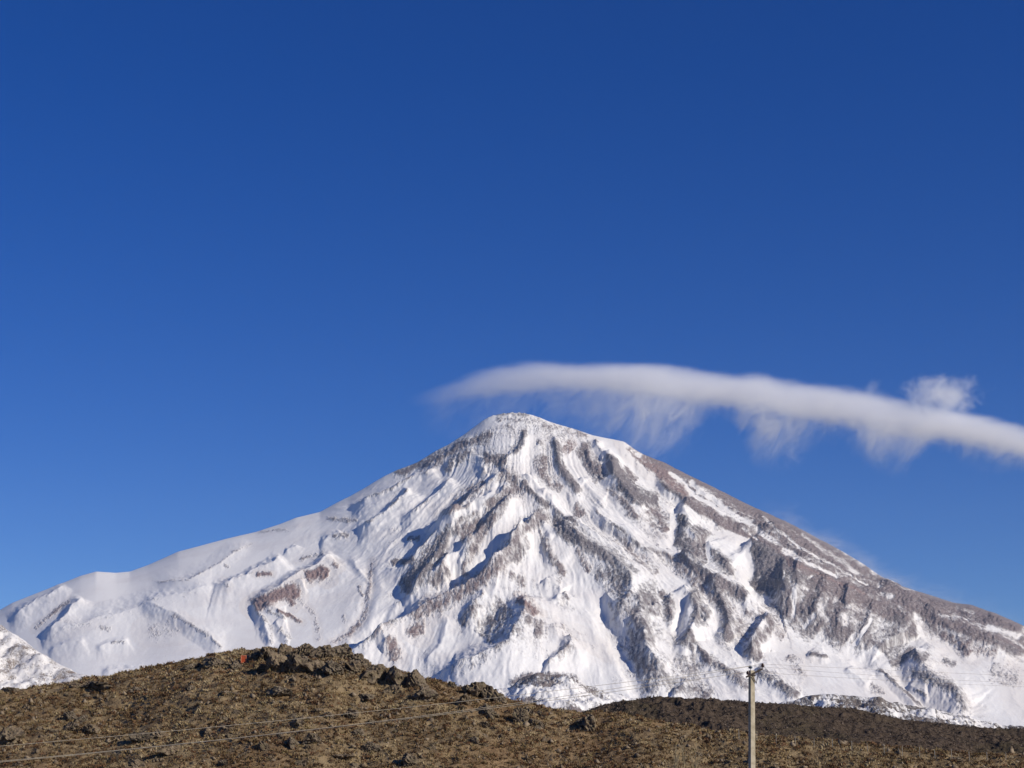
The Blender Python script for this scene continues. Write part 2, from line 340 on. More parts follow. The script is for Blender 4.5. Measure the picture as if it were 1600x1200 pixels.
# bare rock: strokes (sheet, points, half width px, strength, red)
ROCKS = [
 (3, [(700,220),(600,270),(480,300),(350,370),(200,430),(60,480)], 9, .75, .2), (3, [(620,380),(700,390),(780,400)], 9, .9, .2),
 (3, [(540,350),(440,400),(380,460)], 9, .65, .2), (3, [(690,112),(800,106),(920,116)], 3, .62, 0), (3, [(700,135),(800,140),(900,150),(1000,190)], 8, .42, .1), (3, [(760,170),(830,230)], 7, .42, .2), (3, [(940,160),(1050,200),(1150,260)], 8, .45, .3), (3, [(1000,180),(1180,210),(1290,260)], 6, .45, .5), (3, [(880,200),(860,290),(800,350)], 6, .8, .1),
 (3, [(980,270),(960,290)], 6, .7, .3), (3, [(700,470),(800,500),(840,560),(760,620),(640,700)], 12, .72, .3),
 (3, [(640,520),(500,640),(380,760)], 9, .62, .5), (3, [(1000,360),(990,440),(960,490),(1040,560),(1120,590)], 13, .68, .5),
 (3, [(1060,250),(1090,380),(1150,500),(1220,610)], 7, .95, .1), (3, [(1130,300),(1180,340)], 10, .75, .9), (3, [(1220,300),(1300,420),(1380,520)], 14, .8, .3),
 (3, [(1400,340),(1440,450),(1540,560),(1640,680)], 9, 1, .1), (3, [(1480,460),(1560,530)], 14, .8, .3), (3, [(1240,530),(1320,600),(1400,680),(1500,740)], 9, .72, .3),
 (3, [(870,510),(900,570),(980,640),(1040,700)], 5, 1, .1), (3, [(1000,630),(1120,740),(1230,820),(1400,960)], 4, .8, .1),
 (3, [(640,780),(500,840),(400,920),(300,1010)], 18, .78, .4), (3, [(560,700),(460,780)], 10, .7, .3), (3, [(760,640),(680,760),(600,900),(540,1000)], 14, .72, .3),
 (3, [(940,700),(980,760),(880,820),(820,900)], 12, .72, .3), (3, [(1050,760),(1140,820),(1250,880),(1400,980)], 12, .85, .1), (3, [(1020,880),(1060,1000)], 8, .7, .3),
 (3, [(1180,680),(1240,760)], 9, .68, .5), (3, [(1400,560),(1500,680),(1600,780)], 8, .6, .4), (3, [(820,880),(840,960),(780,1030)], 12, .75, .2),
 (2, [(1160,400),(1050,520),(960,620),(880,720)], 16, .85, .1), (2, [(1100,590),(1020,680)], 12, .75, .2), (2, [(1230,500),(1180,600),(1200,640)], 7, .72, .5),
 (2, [(1400,540),(1250,660),(1150,730),(1000,800),(930,870)], 12, .72, .6), (2, [(1000,830),(930,900),(980,930)], 9, .65, .8), (2, [(800,930),(840,1000),(850,1060)], 9, .85, .7),
 (2, [(1250,760),(1200,830),(1180,880)], 9, .7, .2), (2, [(900,450),(970,440)], 4, .8, 0), (2, [(820,570),(900,560),(940,540)], 5, .8, .2),
 (2, [(730,560),(720,680),(700,820),(620,920),(520,970)], 4, .5, .9), (2, [(160,625),(240,618)], 3, .9, .9), (2, [(500,350),(600,362),(660,355)], 4, .7, .3), (2, [(530,435),(620,430)], 4, .7, .2),
 (2, [(360,545),(500,520)], 4, .75, .3), (2, [(400,640),(470,610),(510,640)], 8, 1.1, 1), (2, [(140,785),(240,740),(330,700),(360,740)], 9, 1.1, 1), (2, [(300,720),(350,780)], 5, .9, 1),
 (2, [(260,800),(390,860)], 2.5, .9, .8), (2, [(210,800),(310,850)], 3, .8, .1), (2, [(530,570),(570,590)], 5, .7, .9), (2, [(150,790),(230,880),(240,980)], 4, .6, .2), (2, [(280,880),(330,950)], 6, .6, .1),
 (2, [(340,700),(450,830),(470,960)], 4, .5, .6), (2, [(580,820),(610,870)], 4, .55, .3), (2, [(660,680),(690,740)], 3, .55, .3),
 (1, [(750,330),(800,350),(870,340),(930,340),(1080,265),(1170,200),(1280,150)], 2.0, .56, .3), (1, [(1290,100),(1400,85),(1450,92)], 2.4, .56, .2), (1, [(850,510),(950,560),(1050,625),(1120,690)], 3.2, .6, .3),
 (1, [(500,580),(560,585)], 4, .55, .2), (1, [(160,585),(280,500),(360,440)], 3, .5, .7), (1, [(550,655),(620,650)], 3, .8, 0), (1, [(1110,240),(1140,290)], 3, .5, .2), (1, [(740,600),(900,580)], 12, .42, .5), (1, [(1120,350),(1140,380)], 4, .6, .6),
 (4, [(410,30),(520,60),(620,110),(720,170),(820,260),(850,330)], 11, 1, 0), (4, [(760,240),(820,320)], 14, .85, 0), (4, [(330,70),(380,150),(440,230),(480,290)], 9, .75, .3), (4, [(200,90),(130,190),(40,280)], 12, .72, .4), (4, [(250,60),(270,140)], 7, .8, .3),
 (4, [(540,120),(560,200),(620,260)], 7, .66, .5), (4, [(370,320),(450,340)], 9, .6, .4), (4, [(500,400),(450,440),(520,500)], 9, .66, .2), (4, [(160,270),(220,300),(240,360)], 5, .6, .4),
 (4, [(210,410),(260,450),(320,510)], 7, 1, 1), (4, [(170,450),(80,560),(20,640)], 20, .62, .1), (4, [(240,520),(320,560),(330,640)], 9, .66, .3), (4, [(430,560),(520,580),(640,670),(720,720)], 7, .55, .6), (4, [(500,660),(420,740)], 8, .6, .3),
 (4, [(640,250),(740,300),(800,360),(780,440),(720,500)], 18, .62, .1), (4, [(860,350),(950,420),(880,500),(920,600),(870,700),(940,790),(1040,850)], 20, .68, .1), (4, [(1000,360),(1050,440),(1060,540)], 9, .75, .2),
 (4, [(1100,360),(1200,400),(1220,480),(1180,580),(1130,640),(1200,700)], 12, .72, .1), (4, [(1300,360),(1350,430),(1380,540),(1380,660)], 8, .9, .1), (4, [(1260,470),(1240,570)], 8, .7, .1), (4, [(960,490),(1000,470)], 9, .66, .1),
 (4, [(1100,180),(1250,280),(1400,370),(1500,410)], 11, .92, .2), (4, [(900,20),(960,120),(1100,230),(1200,320),(1330,420),(1420,500)], 9, .62, .4), (4, [(1180,650),(1250,730),(1400,830),(1520,910)], 7, .75, .2), (4, [(1100,700),(1180,800),(1160,900),(1300,950)], 18, .56, .2), (4, [(1420,520),(1480,620),(1560,560)], 14, .55, .3), (4, [(1560,600),(1480,700),(1560,760)], 5, .85, .1), (4, [(1000,900),(900,880)], 14, .6, .1),
 (4, [(750,60),(850,160),(1000,280)], 7, .5, .4), (4, [(1000,60),(960,0)], 6, .5, .4),
 (5, [(120,150),(180,220),(300,300),(440,400),(520,470)], 12, .9, .9), (5, [(200,170),(370,270),(520,340),(700,420),(900,540),(1110,620),(1300,730),(1480,830)], 9, 1.1, .45), (5, [(560,340),(760,470),(1000,620),(1200,740),(1400,850),(1560,940)], 14, 1, .6),
 (5, [(290,360),(440,470),(560,540),(700,620),(840,700),(1000,740)], 13, .95, .4), (5, [(700,560),(860,640),(1060,740),(1200,820)], 9, .9, .5), (5, [(60,380),(160,450),(280,490),(320,500)], 11, 1, .1), (5, [(60,330),(180,380)], 12, .8, .3), (5, [(250,530),(330,600),(380,680)], 12, .7, .4),
 (5, [(460,560),(460,640),(440,740),(520,820)], 12, .85, 0), (5, [(540,620),(620,700),(560,800),(640,860)], 20, .78, .2), (5, [(640,760),(740,860),(800,940)], 14, .85, .1), (5, [(100,560),(200,660),(330,780),(420,820)], 6, .8, .2), (5, [(430,830),(560,900),(640,950)], 6, 1, 0), (5, [(20,620),(160,740),(240,800)], 3, .7, 0), (5, [(800,680),(1000,760),(1100,800)], 10, .9, .4), (5, [(100,480),(180,600)], 5, .6, .4),
 (6, [(70,120),(180,160),(240,200),(240,280),(140,320),(110,380)], 22, 1.15, 0), (6, [(180,200),(180,320)], 24, 1.1, 0), (6, [(280,250),(420,310),(560,360),(740,420),(860,470),(980,560)], 16, 1, .1), (6, [(280,330),(260,440),(380,500)], 20, .8, .2), (6, [(420,360),(400,520),(480,580)], 22, .85, .2), (6, [(560,420),(560,560),(640,620)], 24, .85, .2), (6, [(700,460),(720,600),(760,680)], 22, .7, .2), (6, [(860,500),(860,640),(800,700)], 22, .68, .1), (6, [(960,560),(1000,620)], 10, .9, .2),
 (6, [(260,180),(380,240),(560,320),(760,400)], 9, 1.2, .8), (6, [(300,150),(500,270),(700,370),(800,390)], 6, .9, .5), (6, [(130,90),(240,130)], 6, 1, .6), (6, [(380,140),(520,210),(700,320),(800,360)], 9, .85, .5), (6, [(440,90),(600,190),(760,290),(900,350)], 9, .9, .3),
 (6, [(800,340),(930,390),(1100,440),(1300,470),(1420,520),(1600,590)], 13, 1.1, .15), (6, [(860,400),(1000,470),(1200,560),(1400,625),(1600,705)], 9, 1.1, .1), (6, [(1100,410),(1300,450),(1420,490),(1600,570)], 8, 1.1, .3), (6, [(1060,540),(1200,630),(1300,720)], 12, .66, .7), (6, [(1200,600),(1340,690),(1450,700)], 9, .62, .7), (6, [(1040,560),(1020,640)], 5, .6, .2),
 (6, [(160,490),(200,560),(110,640),(80,700),(150,740)], 9, .75, .3), (6, [(60,450),(170,510)], 12, .5, .3), (6, [(200,560),(280,600)], 12, .5, .6), (6, [(110,790),(240,880),(360,945)], 7, .78, .1), (6, [(400,712),(510,730)], 3, 1, .1), (6, [(290,720),(370,820)], 6, .5, .3), (6, [(860,780),(960,700),(1050,760)], 8, .8, .1), (6, [(960,800),(1060,840),(1160,880),(1240,950),(1275,1040)], 9, .66, .1), (6, [(780,790),(920,900),(1030,1015)], 2.5, .8, .1), (6, [(740,880),(820,940)], 6, .5, .3), (6, [(1140,740),(1220,770)], 4, .7, .1), (6, [(1400,800),(1560,850)], 14, .42, .2), (6, [(1000,700),(1060,740)], 8, .7, .1), (6, [(980,900),(1060,940)], 3, .7, 0),
 (0, [(795,1072),(820,1060),(860,1056),(905,1062)], 6, .8, .2),
 (0, [(1000,1020),(1020,1045),(1050,1070),(1090,1080)], 10, .66, 0),
]
# snow lying in chutes (sheet, points, half width px, strength)
SNOWS = [
 (5, [(0,150),(130,250),(260,360),(350,430),(450,510)], 6, 1.3), (5, [(20,110),(200,260),(280,330)], 3, .9), (5, [(520,380),(640,460),(760,560),(900,650),(1050,750)], 4, 1.1),
 (5, [(390,320),(480,400),(560,470),(700,550),(820,620)], 3, .9), (5, [(960,580),(1080,690),(1210,790)], 2, 1.0), (5, [(480,540),(560,600),(700,680),(780,720),(870,750)], 6, 1.3), (5, [(660,740),(760,800),(860,850),(880,950)], 9, 1.2),
 (5, [(790,880),(860,960)], 5, 1), (5, [(150,180),(200,210)], 3, 1), (5, [(0,540),(150,660),(300,760),(400,800)], 7, .8), (5, [(420,560),(400,700),(390,770)], 4, 1.2), (5, [(1220,700),(1300,760),(1420,840),(1560,940)], 4, .8), (5, [(1100,800),(1180,840),(1280,900),(1400,950)], 2.5, 1.1), (5, [(840,670),(940,730)], 2, 1),
 (5, [(630,760),(632,830)], 3, 1),
 (6, [(260,150),(400,215),(560,290)], 2.5, 1.1), (6, [(370,130),(560,240),(720,330)], 1.6, 1), (6, [(400,300),(430,290)], 2, 1), (6, [(320,360),(310,500)], 3, .9), (6, [(430,500),(380,560)], 3, .9), (6, [(745,520),(660,660)], 2.5, 1), (6, [(600,500),(605,540)], 4, .8), (6, [(850,395),(870,400)], 4, 1), (6, [(1020,570),(1030,700)], 5, .9), (6, [(1000,490),(1010,520)], 2.5, 1), (6, [(1220,455),(1310,480)], 4, .9), (6, [(1400,560),(1560,620)], 4, .9), (6, [(270,260),(260,300)], 2, .8),
 (3, [(910,280),(880,400),(910,480),(1000,600),(1150,700)], 9, .8), (3, [(1180,400),(1220,480),(1270,560),(1400,660),(1500,760),(1600,840)], 8, .9), (3, [(1380,280),(1500,400),(1600,480)], 4, .9), (3, [(1300,310),(1360,360)], 3, .9),
 (3, [(720,560),(540,700),(300,820)], 4, .7), (3, [(820,660),(760,780),(640,920),(600,1030)], 8, .7), (3, [(1030,830),(1080,900),(1150,1000)], 7, .8), (3, [(440,900),(440,1030)], 8, .8),
 (2, [(1150,480),(1150,640)], 7, .8), (2, [(930,760),(900,790)], 6, .9),
 (4, [(280,80),(330,180),(380,300),(420,440),(560,580),(760,760)], 12, .5), (4, [(420,80),(480,180),(560,300),(640,380),(680,480)], 10, .7), (4, [(1180,560),(1250,650),(1380,760)], 5, .9), (4, [(1130,370),(1145,470),(1100,580)], 9, .9), (4, [(860,300),(700,130),(560,20)], 7, .5), (4, [(1280,110),(1270,180)], 2.5, 1), (4, [(1400,220),(1460,290),(1530,400)], 5, .9), (4, [(1110,680),(1150,710)], 4, .9),
]

def seg_dist(PXv, PYv, a, b):
    dx, dy = b - a; L2 = dx * dx + dy * dy + 1e-9
    t = ((PXv - a[0]) * dx + (PYv - a[1]) * dy) / L2
    tc = np.clip(t, 0, 1)
    ex, ey = PXv - (a[0] + tc * dx), PYv - (a[1] + tc * dy)
    return np.sqrt(ex * ex + ey * ey), tc, ex * (-dy) + ey * dx      # last > 0 on the steep (shaded) side

def poly_field(U, V, pts, wmax):
    """flat indices near the polyline, distance, side, parameter 0..1"""
    x0, y0 = pts.min(0) - wmax; x1, y1 = pts.max(0) + wmax
    idx = np.nonzero((U > x0) & (U < x1) & (V > y0) & (V < y1))[0]
    if not len(idx): return idx, None, None, None
    u, v = U[idx], V[idx]
    L = np.hypot(*(pts[1:] - pts[:-1]).T); cum = np.concatenate([[0], np.cumsum(L)]); T = cum[-1]
    D = np.full(len(idx), 1e9); S = np.zeros(len(idx)); P = np.zeros(len(idx))
    for i in range(len(pts) - 1):
        d, t, s = seg_dist(u, v, pts[i], pts[i + 1])
        m = d < D
        D = np.where(m, d, D); S = np.where(m, s, S); P = np.where(m, (cum[i] + t * L[i]) / T, P)
    return idx, D, S, P

def build_volcano():
    NC, NR = 1250, 560
    pxs = np.linspace(-110, 1710, NC)
    sky_py = smooth_interp(SKY, pxs, 2)
    q = np.linspace(0, 1, NR) ** 1.05
    PXg, Q = np.meshgrid(pxs, q)
    BOT = 1185.0
    ker = np.hanning(91); ker /= ker.sum()
    sky_s = np.convolve(np.pad(sky_py, 45, 'reflect', reflect_type='odd'), ker, 'valid')
    V = sky_s[None, :] + (BOT - sky_s[None, :]) * Q
    V = V + (sky_py - sky_s)[None, :] * np.exp(-(V - sky_s[None, :]) / 16.0)
    sky_true = sky_py; sky_py = sky_s
    side = np.clip(np.abs(PXg - 805) / 800, 0, 1.2)
    Ysky = PEAK_Y - 1150 * side ** 1.3
    Yb = 8700 + 700 * side
    m = 0.45 * sstep(0.05, 0.8, side) + 0.12
    rn = Q
    Yg = Ysky - (Ysky - Yb) * ((1 - m) * rn ** 0.92 + m * (np.sqrt(rn + 0.004) - math.sqrt(0.004)) / (math.sqrt(1.004) - math.sqrt(0.004)))
    U = PXg
    a, b, c = ray(U, V)
    X = a * Yg / b; Z = c * Yg / b
    Uf, Vf, Xf, Yf = U.ravel(), V.ravel(), X.ravel(), Yg.ravel()
    zpx = F / (Yf * 1.02)                                  # picture px per metre of height
    wu = fbm(Uf / 42, Vf / 42, 4, 11) * 2.6 + fbm(Uf / 9, Vf / 9, 4, 15) * 1.3
    wv = fbm(Uf / 42, Vf / 42, 4, 21) * 2.6 + fbm(Uf / 9, Vf / 9, 4, 25) * 1.3
    U2, V2 = Uf + wu, Vf + wv
    n = len(Uf)
    add = np.zeros(n); rock = np.zeros(n); red = np.zeros(n); crestm = np.zeros(n)
    for z, pts, A, wl, wr in RIDGES:
        wr = wr * 1.35
        pts = PX(z, pts); cl = np.concatenate([[0], np.cumsum(np.hypot(*(pts[1:] - pts[:-1]).T))]); sh = np.linspace(0, 1, 22)
        pts = np.stack([np.interp(sh * cl[-1], cl, pts[:, 0]), np.interp(sh * cl[-1], cl, pts[:, 1])], 1)
        pts[1:-1] = 0.25 * pts[:-2] + 0.5 * pts[1:-1] + 0.25 * pts[2:]
        pts[:, 1] += 0.19 * A * RA * sstep(0, 0.16, sh + 0.02) * sstep(0, 0.22, 1.02 - sh)
        idx, D, S, P = poly_field(U2, V2, pts, max(wl, wr) * 1.05)
        if not len(idx): continue
        left = S > 0
        t = np.clip(np.where(left, D / wl, D / wr), 0, 1)
        prof = np.where(left, (1 - t) ** 1.25, (1 - t) ** 1.9)
        taper = sstep(0, 0.16, P + 0.02) * sstep(0, 0.22, 1.02 - P)
        add[idx] += RA * A * prof * taper
        crestm[idx] = np.maximum(crestm[idx], 0.48 * taper * np.clip(1 - D / (0.4 * wl), 0, 1) * (A > 30) * np.where(Uf[idx] < 560, 0.45, 1.0))
    for z, pts, A, wd in GULLIES:
        pts = PX(z, pts)
        idx, D, S, P = poly_field(U2, V2, pts, wd)
        if not len(idx): continue
        t = np.clip(D / wd, 0, 1); taper = sstep(0, 0.1, P) * sstep(0, 0.1, 1 - P)
        add[idx] -= 0.7 * RA * A * (1 - sstep(0, 1, t)) * (0.3 + 0.7 * taper)
    # fall line gullies and general roughness
    R = np.hypot(Xf, PEAK_Y - Yf)
    cv_ = 672 - 60 * sstep(760, 660, V2)
    phi = np.arctan2(U2 - 812, V2 - cv_); rad = np.hypot(U2 - 812, V2 - cv_)
    g1 = ridged(phi * 13 + fbm(Uf / 90, Vf / 90, 2, 41) * 0.5, rad / 130, 5, 50, 0.6)
    g2 = ridged(phi * 34 + fbm(Uf / 60, Vf / 60, 2, 43) * 0.6, rad / 70, 4, 60, 0.62)
    g3 = fbm(Xf / 140, Yf / 220, 5, 70, 0.6)
    streak = 0.7 * fbm(phi * 60, rad / 24, 4, 80, 0.62) + 0.5 * fbm(U2 / 14, V2 / 11, 4, 83, 0.6)
    fine = fbm(Uf / 5.0, Vf / 4.0, 4, 85, 0.7)
    up = sstep(0, 1200, R)
    smoothness = 1 - 0.85 * sstep(640, 420, Uf) * sstep(760, 800, Vf)        # drifted snow on the left shoulder
    smoothness = smoothness * (1 - 0.6 * sstep(1180, 1260, Uf) * sstep(960, 1000, Vf))
    add += (g1 - 1.0) * 6.0 * up * (1 - 0.4 * sstep(850, 950, Vf) * sstep(1120, 1000, Uf)) * smoothness + (g2 - 1.0) * 3.0 * (0.35 + 0.65 * up) * (1 - 0.75 * sstep(850, 950, Vf) * sstep(1120, 1000, Uf)) * smoothness + g3 * 2.0 * smoothness + fine * 0.35 * smoothness
    crest_dist = (V - sky_py[None, :]).ravel()
    add *= 0.28 + 0.72 * sstep(0, 16, crest_dist)
    add += 9.0 * np.clip(fbm(Uf / 5.5, Vf / 7, 3, 801, 0.6) + 0.1, 0, 1) * np.exp(-((Uf - 800) / 42) ** 2) * sstep(26, 0, crest_dist)
    V3 = V2 - add * zpx
    for z, pts, wd, s, rd in ROCKS:
        pts = PX(z, pts)
        idx, D, S, P = poly_field(U2, V3, pts, wd * 2.2)
        if not len(idx): continue
        k = (1 - sstep(0.0, 2.2, D / wd))
        k = k * sstep(-0.04, 0.08, P) * sstep(-0.04, 0.08, 1 - P)
        mm = 0.95 * s * k * np.where((Uf[idx] < 560) & (rd < 0.65), 0.72, 1.0)
        red[idx] = np.where(mm > rock[idx], rd, red[idx])
        rock[idx] = np.maximum(rock[idx], mm)
    rock = np.maximum(rock, crestm)
    line = np.interp(Uf, [960, 1000, 1150, 1300, 1450, 1600, 1700], [690, 730, 850, 965, 1010, 1050, 1090])
    flank = sstep(985, 1090, Uf) * sstep(0, -45, V3 - line)
    rock = np.maximum(rock, flank * (0.62 + 0.30 * streak)); red = np.where(flank > rock * 0.9, 0.35, red)
    snowm = np.zeros(n)
    for z, pts, wd, s in SNOWS:
        pts = PX(z, pts)
        idx, D, S, P = poly_field(U2, V3, pts, wd * 1.8)
        if not len(idx): continue
        snowm[idx] = np.maximum(snowm[idx], s * (1 - sstep(0.2, 1.8, D / wd)))
    snowm *= (1 - 0.25 * flank) * np.clip(0.85 + 0.9 * streak + 0.7 * fine, 0, 1.1)
    rock = rock - snowm * 0.9
    busy = sstep(0.04, 0.35, rock)
    rock += (0.11 + 0.17 * busy) * streak * (0.3 + 0.7 * smoothness) + (0.04 + 0.12 * busy) * fine + 0.06 * (g2 - 1)
    dusty = sstep(480, 700, Uf) * (1 - 0.6 * sstep(1000, 1100, Vf)) * np.clip(0.5 + 1.2 * fbm(Uf / 80, Vf / 80, 3, 333), 0, 1)
    rock += 0.22 * dusty * (1 - busy) * (1 - np.clip(snowm, 0, 1))
    rr = np.clip(rock, 0, 1.2)
    tan = sstep(1150, 1330, Uf) * sstep(930, 1010, Vf) * np.clip(0.5 + 1.1 * fbm(phi * 9, rad / 120, 4, 555), 0, 1) + 0.45 * dusty * sstep(0, 1, 0.5 + fbm(Uf / 40, Vf / 40, 3, 556))
    red = np.maximum(red, np.where(rock < 0.4, tan, 0))
    craggy = ridged(Uf / 7, Vf / 7, 3, 90, 0.6)
    add += (craggy * 7 - 5) * sstep(0.35, 0.9, rr) * (0.2 + 0.8 * sstep(0, 16, crest_dist))
    Z = Z + add.reshape(X.shape)
    rock = rock.reshape(X.shape); red = np.clip(red, 0, 1).reshape(X.shape)
    # apron in front, and the far side of the mountain
    def ext(k, dy, dz, rk, sd):
        j = (np.arange(1, k + 1) / k)[:, None]
        i = -1 if dy < 0 else 0
        Ye = Yg[i][None] + dy * j; Xe = X[i][None] + np.zeros_like(j) + (X[i][None] * (0.25 * j if dy > 0 else -0.2 * j))
        nz = fbm(Xe / 700, Ye / 700, 5, sd) * 90 * sstep(0, 0.3, j)
        return Xe, Ye, Z[i][None] + dz * j + nz, rk + 0.3 * fbm(Xe / 500, Ye / 500, 4, sd + 9)
    f = ext(30, -1500, -900, 0.1, 200); r = ext(60, 5000, -2600, 0.5, 220)
    cat = lambda p, o, q_: np.concatenate([p[::-1], o, q_], 0)
    X = cat(r[0], X, f[0]); Y = cat(r[1], Yg, f[1]); Z = cat(r[2], Z, f[2]); rock = cat(r[3], rock, f[3])
    red = np.concatenate([np.zeros_like(r[0]) + 0.3, red, np.zeros_like(f[0])], 0)
    return grid_mesh('volcano', X[::-1], Y[::-1], Z[::-1], {'rock': rock[::-1], 'red': red[::-1]})

RA = 0.93

m_volcano = snow_rock_material('volcano_snow_and_rock', 26, (0.135, 0.120, 0.122), (0.205, 0.180, 0.178), (0.25, 0.172, 0.155), soft=0.34, dusting=0.42, amp=0.7)
volcano = link('volcano', build_volcano(), m_volcano)
tag(volcano, kind='structure', label='tall snow streaked volcano cone with bare mauve rock ribs')

# ------------------------------------------------------------------ generic hill behind the foreground
def hill(name, sky_pts, Yc, slope, px0, px1, nc, depth_front, nr, rough, cell, mat, attrs_fn, seed, back=0.5, skew=0.0, bulge=None):
    pxs = np.linspace(px0, px1, nc)
    s = np.concatenate([np.linspace(-depth_front, 0, nr), np.linspace(0, depth_front * back, nr // 4)[1:]])
    PXg, Sg = np.meshgrid(pxs, s)
    Yc_g = Yc + skew * (PXg - (px0 + px1) / 2)
    Yg = Yc_g + Sg
    X = (PXg - 800) / F * Yc_g * 1.02
    a, b, c = ray(pxs, smooth_interp(sky_pts, pxs, 2)); zc = (Yc + skew * (pxs - (px0 + px1) / 2)) * c / b
    front = np.where(Sg < 0, Sg * slope, 0); rear = np.where(Sg > 0, -Sg * slope * 0.9, 0)
    rnd = cell * 2
    H = zc[None, :] + np.where(Sg < 0, -slope * (np.sqrt(Sg * Sg + rnd * rnd) - rnd), -slope * 0.9 * (np.sqrt(Sg * Sg + rnd * rnd) - rnd))
    n = fbm(X / (cell * 8), Yg / (cell * 8), 6, seed, 0.55) * rough
    if bulge is not None: n = n + bulge(PXg, Sg, X, Yg)
    env = 0.35 + 0.65 * sstep(0, depth_front * 0.12, np.abs(Sg))
    H = H + n * env
    at_ = attrs_fn(PXg, Sg, X, Yg) if attrs_fn else None
    return link(name, grid_mesh(name, X, Yg, H, at_), mat)

def left_attrs(PXg, Sg, X, Y):
    band = fbm(X / 160 + Y / 400, (Y - X * 1.5) / 70, 4, 301)
    r = 0.30 + 0.20 * band + 0.14 * fbm(X / 14, Y / 30, 3, 305)
    return {'rock': r, 'red': np.full(X.shape, 0.5)}
m_left = snow_rock_material('left_slope_snow', 2.6, (0.17, 0.135, 0.105), (0.24, 0.19, 0.15), (0.25, 0.19, 0.15), amp=1.5, soft=0.25)
h4 = hill('snowy_slope', [(-260, 760), (-60, 918), (0, 960), (30, 985), (70, 1012), (110, 1037), (145, 1053), (200, 1066), (300, 1085), (420, 1120)],
          3400, 0.55, -200, 420, 420, 420, 160, 14, 10, m_left, left_attrs, 310, skew=-1.5)
tag(h4, kind='structure', label='snow covered hillside with brown scree showing, at the left edge')

def rough_attrs(base, sd):
    def fn(PXg, Sg, X, Y):
        return {'rock': base + 0.2 * fbm(X / 90, Y / 90, 4, sd), 'red': np.full(X.shape, 0.2)}
    return fn
m_rough = snow_rock_material('boulder_field_snow', 7, (0.10, 0.09, 0.08), (0.15, 0.13, 0.12), (0.2, 0.15, 0.12), amp=1.3, soft=0.12)
h3 = hill('boulder_ridge', [(1100, 1112), (1180, 1101), (1215, 1096), (1250, 1089), (1290, 1086), (1340, 1091), (1400, 1102), (1450, 1112), (1500, 1127), (1560, 1137), (1620, 1146), (1700, 1160)],
          2500, 0.35, 1080, 1720, 460, 260, 110, 9, 5, m_rough, rough_attrs(0.47, 320), 330)
tag(h3, kind='structure', label='low ridge of snow dusted boulders behind the dark hill')
def h5_attrs(PXg, Sg, X, Y):
    k = np.exp(-((PXg - 850) / 45) ** 2) * sstep(-120, -10, Sg)
    return {'rock': 0.34 + 0.45 * k + 0.25 * fbm(X / 120, Y / 120, 4, 340), 'red': np.full(X.shape, 0.2)}
m_h5 = snow_rock_material('foothill_snow', 12, (0.13, 0.115, 0.105), (0.19, 0.16, 0.15), (0.22, 0.16, 0.14), amp=1.1, soft=0.14)
h5 = hill('foothill', [(640, 1090), (700, 1072), (730, 1069), (760, 1073), (785, 1076), (797, 1075), (808, 1066), (819, 1058), (837, 1051), (860, 1054), (894, 1059), (912, 1067), (950, 1081), (1000, 1094), (1060, 1108), (1150, 1125)],
          7000, 0.45, 620, 1160, 420, 620, 140, 26, 16, m_h5, h5_attrs, 350)
tag(h5, kind='structure', label='small snowy foothill below the centre of the volcano')

# ------------------------------------------------------------------ dark shrub hill
def heath_material():
    t = NT('dark_heath'); p = t.geo()
    n1 = t.noise(p, 0.8, 5, 0.75); n2 = t.noise(p, 2.2, 4, 0.7); n3 = t.noise(p, 0.03, 4, 0.6)
    c = t.mix(t.ss(n1, 0.35, 0.65), (0.045, 0.033, 0.024), (0.11, 0.08, 0.055))
    c = t.mix(t.ss(n2, 0.56, 0.72), c, (0.20, 0.155, 0.12))
    c = t.mix(t.math('MULTIPLY', t.ss(n3, 0.45, 0.65), 0.5), c, (0.075, 0.062, 0.032))
    h = t.math('ADD', t.math('MULTIPLY', n1, 0.6), t.math('MULTIPLY', n2, 0.4))
    return t.finish(c, 0.95, t.bump(h, 0.8, 1.0), 0.1)
H2 = [(620, 1200), (740, 1160), (800, 1142), (860, 1128), (900, 1114), (940, 1101), (985, 1092), (1060, 1089), (1120, 1094), (1200, 1101), (1300, 1108), (1350, 1115),
      (1400, 1125), (1450, 1132), (1500, 1138), (1560, 1141), (1600, 1138), (1700, 1128), (1850, 1110)]
def h2_bulge(PXg, Sg, X, Y):
    return fbm(X / 16, Y / 16, 3, 360, 0.5) * 0.3 + (ridged(X / 13, Y / 11, 3, 367, 0.5) - 0.9) * 2.2 * sstep(900, 980, PXg) * sstep(1180, 1090, PXg) + fbm(X / 2.2, Y / 2.2, 3, 365, 0.6) * 0.38
m_heath = heath_material()
h2 = hill('dark_hill', H2, 640, 0.34, 600, 1880, 1000, 75, 260, 1.7, 2.2, m_heath, None, 370, bulge=h2_bulge)
tag(h2, kind='structure', label='dark brown shrubby hill behind the grass on the right')

